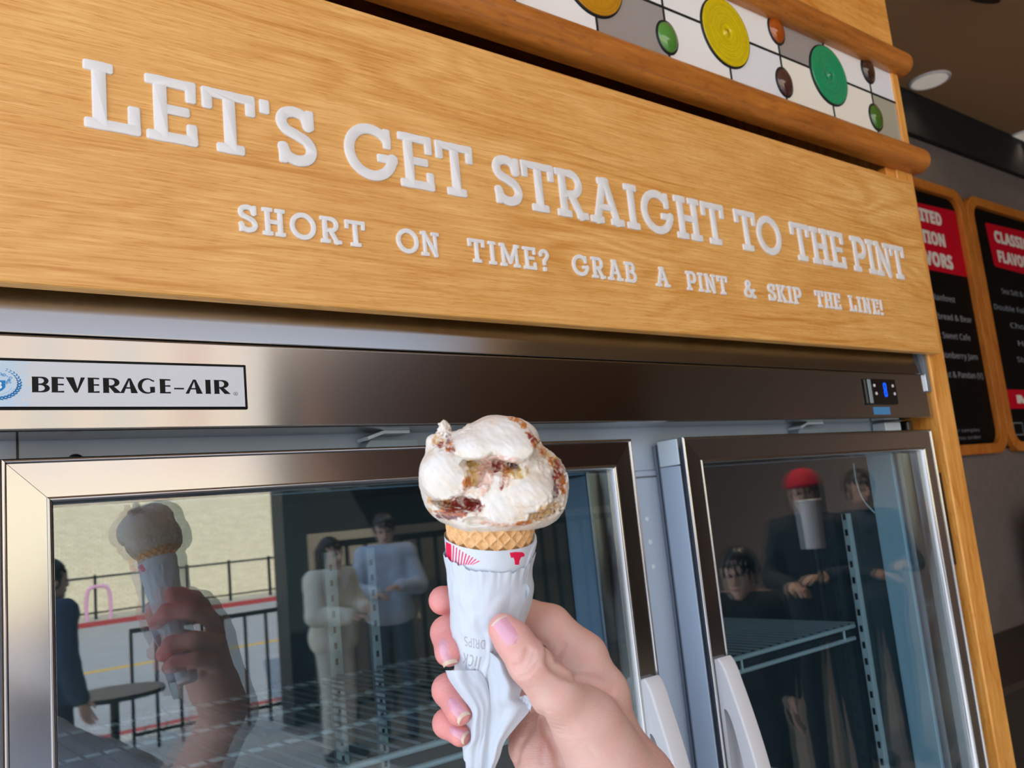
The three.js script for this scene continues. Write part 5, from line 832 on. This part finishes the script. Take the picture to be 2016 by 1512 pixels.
function figure(o, J, opt) { // J: joints in the thing's own space; parts: body, top, trousers, shoes, hair, cap
  const s = opt.scale ?? 1, cell = opt.cell ?? 0.017, dist = (l) => capsField(l);
  const limb = [[J.hipL, J.kneeL, 0.078, 0.054, 0.03], [J.kneeL, J.ankL, 0.054, 0.038, 0.02], [J.hipR, J.kneeR, 0.078, 0.054, 0.03], [J.kneeR, J.ankR, 0.054, 0.038, 0.02]];
  const arms = [[J.shL, J.elL, 0.050, 0.040, 0.02], [J.elL, J.wrL, 0.040, 0.026, 0.015], [J.shR, J.elR, 0.050, 0.040, 0.02], [J.elR, J.wrR, 0.040, 0.026, 0.015]];
  const mid = J.shL.clone().add(J.shR).multiplyScalar(0.5), hip = J.hipL.clone().add(J.hipR).multiplyScalar(0.5), side = J.shL.clone().sub(J.shR).normalize();
  const off = (p, a, b = 0) => p.clone().addScaledVector(side, a).add(V(0, b, 0));
  const torso = [[off(mid, 0.07, -0.03), off(hip, 0.055, 0.06), 0.095, 0.095, 0.05], [off(mid, -0.07, -0.03), off(hip, -0.055, 0.06), 0.095, 0.095, 0.05], [off(hip, 0.065, 0.02), off(hip, -0.065, 0.02), 0.10, 0.10, 0.05], [J.shL, J.shR, 0.055, 0.055, 0.05], [mid, J.neck, 0.062, 0.054, 0.03]];
  const bounds = (pts, r) => { const lo = [9, 9, 9], hi = [-9, -9, -9]; for (const p of pts) [p.x, p.y, p.z].forEach((v, i) => { lo[i] = Math.min(lo[i], v - r); hi[i] = Math.max(hi[i], v + r); }); return [lo, hi]; };
  const bl = [...limb, ...arms, ...torso], pts = bl.flatMap((c) => [c[0], c[1]]), [lo, hi] = bounds(pts, 0.14), bodyG = nets(lo, hi, cell, capsField(bl));
  const hm = new THREE.Matrix4().makeTranslation(J.head.x, J.head.y, J.head.z).multiply(new THREE.Matrix4().makeRotationFromEuler(new THREE.Euler(opt.nod ?? 0, opt.turn ?? 0, opt.tilt ?? 0, 'YXZ')));
  const pieces = [bodyG, place(headGeo, hm)]; if (!opt.noRight) pieces.push(handTo(J.wrR, J.elR, false)); if (!opt.noLeft) pieces.push(handTo(J.wrL, J.elL, true)); pieces.forEach((g) => tint(g, opt.skin)); if (opt.extra) pieces.push(...opt.extra);
  part('body', cleanMerge(pieces), M.skin, o);
  const grow = (l, r) => l.map((c) => [c[0], c[1], c[2] + r, c[3] + r, c[4]]), slv = opt.sleeve ?? [1, 1];
  const cut = (c, t) => [c[0], c[0].clone().lerp(c[1], t), c[2], lerp(c[2], c[3], t), c[4]];
  const wob = (f, a) => (x, y, z) => f(x, y, z) - a * n3(x * 9, y * 7, z * 9) - a * 0.5 * n3(x * 22, y * 16, z * 22);
  const topL = grow([...torso, arms[0], arms[2], ...(slv[0] ? [cut(arms[1], slv[0])] : []), ...(slv[1] ? [cut(arms[3], slv[1])] : [])], opt.loose ?? 0.014), neckY = J.neck.y + 0.035, hem = hip.y - 0.06;
  const ft = wob(capsField(topL), 0.006), top = (x, y, z) => Math.max(ft(x, y, z), y - neckY, hem - y); part('top', nets(lo, hi, cell * 0.8, top), opt.top, o);
  const fb = wob(capsField(grow([...limb, ...torso.slice(2, 3)], 0.011)), 0.004), low = (x, y, z) => Math.max(fb(x, y, z), y - (hip.y + 0.06), J.ankL.y - 0.03 - y); part('trousers', nets(lo, hi, cell, low), opt.trousers, o);
  for (const a of [J.ankL, J.ankR]) { const fwd = opt.fwd ?? V(0, 0, 1), t = a.clone().addScaledVector(fwd, 0.15); t.y = 0.035; const hq = a.clone(); hq.y = 0.045; const sf = capsField([[hq, t, 0.045, 0.036, 0.01], [a, hq, 0.045, 0.046, 0.02]]); const [l2, h2] = bounds([hq, t, a], 0.06); l2[1] = -0.02; part('shoe', nets(l2, h2, 0.008, (x, y, z) => Math.max(sf(x, y, z), 0.001 - y)), opt.shoes ?? M.black, o); }
  // hair: a cap over the skull, open at the face, longer down the back when asked
  const inv = hm.clone().invert(), q = V(0, 0, 0), long = opt.hairLong ?? 0;
  const hf = (x, y, z) => { q.set(x, y, z).applyMatrix4(inv); const k = Math.hypot(q.x / 0.088, (q.y - 0.028) / 0.112, (q.z + 0.012) / 0.108); let d = (k - 1) * 0.088; if (long) { const t = clamp((0.02 - q.y) / long), w = Math.hypot(Math.max(0, Math.abs(q.x) - 0.055), q.y > 0.02 ? q.y - 0.02 : q.y < 0.02 - long ? 0.02 - long - q.y : 0, (q.z + 0.055) * 0.9) - 0.042; d = smin(d, w, 0.03); } const face = Math.max(q.y - 0.088 + 0.35 * Math.abs(q.x), 0.018 - q.z); d = Math.max(d, -Math.max(face, 0.0 * q.x) * 1); return d - 0.0012 * n3(q.x * 60, q.y * 14, q.z * 60); };
  const hb = [[J.head.x - 0.16, J.head.y - 0.14 - long, J.head.z - 0.18], [J.head.x + 0.16, J.head.y + 0.17, J.head.z + 0.18]]; part('hair', nets(hb[0], hb[1], 0.0085, hf), opt.hair, o);
  const eg = new THREE.SphereGeometry(0.0075, 10, 8); for (const sx of [-1, 1]) part('eye', place(eg, hm.clone().multiply(new THREE.Matrix4().makeTranslation(sx * 0.031, 0.006, 0.081))), M.eye, o);
  part('mouth', place(new THREE.SphereGeometry(0.012, 12, 8).scale(1.8, 0.42, 0.6), hm.clone().multiply(new THREE.Matrix4().makeTranslation(0, -0.060, 0.086))), mat({ color: 0xa85a52, roughness: 0.5 }), o);
  if (opt.cap) { const cg = new THREE.SphereGeometry(0.117, 24, 12, 0, TAU, 0, Math.PI * 0.5); cg.scale(0.86, 0.95, 1); cg.translate(0, 0.035, -0.01); part('cap', place(cg, hm), opt.cap, o); const bs = new THREE.CylinderGeometry(0.09, 0.09, 0.008, 24, 1, false, -Math.PI / 2, Math.PI); bs.scale(0.95, 1, 1.15); bs.translate(0, 0.045, 0.075); part('cap_brim', place(bs, hm), opt.cap, o); }
}
function standing(x, z, yaw, h, opt, label, name = 'person') {
  const o = thing(name, label, 'person', [x, 0, z]); o.rotation.y = yaw;
  const k = h / 1.7, P = (a, b, c) => V(a * k, b * k, c * k), arm = opt.arm ?? 'front';
  const J = { head: P(0, 1.575, 0.02), neck: P(0, 1.43, 0), shL: P(0.165, 1.385, 0), shR: P(-0.165, 1.385, 0), hipL: P(0.085, 0.90, 0), hipR: P(-0.085, 0.90, 0), kneeL: P(0.10, 0.49, 0.02), kneeR: P(-0.10, 0.49, 0.01), ankL: P(0.11, 0.085, 0), ankR: P(-0.11, 0.085, -0.02) };
  if (arm === 'front') Object.assign(J, { elL: P(0.24, 1.12, 0.06), wrL: P(0.10, 1.10, 0.28), elR: P(-0.24, 1.12, 0.06), wrR: P(-0.08, 1.14, 0.28) });
  else Object.assign(J, { elL: P(0.22, 1.12, -0.02), wrL: P(0.23, 0.88, 0.06), elR: P(-0.22, 1.12, -0.02), wrR: P(-0.23, 0.88, 0.06) });
  figure(o, J, opt); return o;
}
M.eye = mat({ color: 0x3a2a22, roughness: 0.2 });
const cloth = (c) => mat({ color: c, roughness: 0.85, sheen: 0.2 });
const sk = [0.62, 0.40, 0.30], sk2 = [0.50, 0.30, 0.21];
standing(3.02, 5.5, Math.PI - 0.3, 1.58, { skin: sk, top: cloth(0xe9e2cf), trousers: cloth(0xd6d0c2), hair: mat({ color: 0x2c1d14, roughness: 0.5 }), hairLong: 0.34, loose: 0.034 }, 'person with long dark hair in a loose cream sweater, hands together');
standing(3.62, 5.7, Math.PI + 0.5, 1.74, { skin: sk, top: cloth(0xc4d0e2), trousers: cloth(0x4a5568), hair: mat({ color: 0x17120f, roughness: 0.5 }), nod: 0.3, loose: 0.028 }, 'person in a pale blue shirt looking down, in front of the railing');
standing(4.36, 2.25, Math.PI * 1.35, 1.70, { skin: sk, top: cloth(0x20242b), trousers: cloth(0x1a1c20), hair: mat({ color: 0x6b4a30, roughness: 0.5 }), hairLong: 0.25, cap: cloth(0xc0122c) }, 'person in a red cap and dark clothes inside the shop');
standing(5.0, 2.3, Math.PI * 1.2, 1.68, { skin: sk2, top: cloth(0x3a3f45), trousers: cloth(0x1a1c20), hair: mat({ color: 0x3b2a1e, roughness: 0.5 }) }, 'person with short brown hair and a grey top inside the shop');
standing(3.52, 2.1, Math.PI * 1.4, 1.32, { skin: sk, top: cloth(0x15181d), trousers: cloth(0x15181d), hair: mat({ color: 0x0d0b0a, roughness: 0.4 }), arm: 'down' }, 'shorter person in black with black hair inside the shop');
standing(1.06, 5.2, Math.PI * 0.4, 1.62, { skin: sk, top: cloth(0x2d3a55), trousers: cloth(0x232b3a), hair: mat({ color: 0x17120f, roughness: 0.5 }), arm: 'down', loose: 0.03 }, 'person in a navy jacket standing out on the pavement');
{ // the rest of the one who holds the cone, standing behind the camera
  const J = { head: V(-0.03, 1.62, 0.86), neck: V(-0.02, 1.47, 0.90), shL: V(-0.16, 1.39, 0.86), shR: V(0.155, 1.37, 0.97), elL: V(-0.22, 1.22, 0.70), wrL: V(-0.10, 1.50, 0.735), elR: elbow.clone(), wrR: wristC.clone(), hipL: V(-0.08, 0.90, 0.94), hipR: V(0.08, 0.89, 1.0), kneeL: V(-0.09, 0.49, 0.93), kneeR: V(0.10, 0.49, 1.0), ankL: V(-0.10, 0.085, 0.97), ankR: V(0.12, 0.085, 1.04) };
  photographer.remove(photographer.children[0]);
  figure(photographer, J, { skin: [0.73, 0.44, 0.36], extra: [handGeo], noRight: true, top: cloth(0x9aa0a8), trousers: cloth(0x39465c), hair: mat({ color: 0x3a2619, roughness: 0.5 }), hairLong: 0.25, turn: -0.67 + Math.PI, sleeve: [1, 0.12], loose: 0.02, fwd: V(0.5, 0, -0.85), cell: 0.013 });
  const ph = thing('smartphone', 'slim black smartphone taking the photograph', 'phone'); const m = new THREE.Matrix4().compose(camera.position.clone(), camera.quaternion, V(1, 1, 1));
  part('case', place(box(-0.135, -0.062, 0.0042, 0.022, 0.014, 0.0125, 0.003), m), M.black, ph); part('screen', place(box(-0.130, -0.058, 0.0125, 0.018, 0.010, 0.013), m), M.blackGloss, ph);
}

renderer.render(scene, camera);
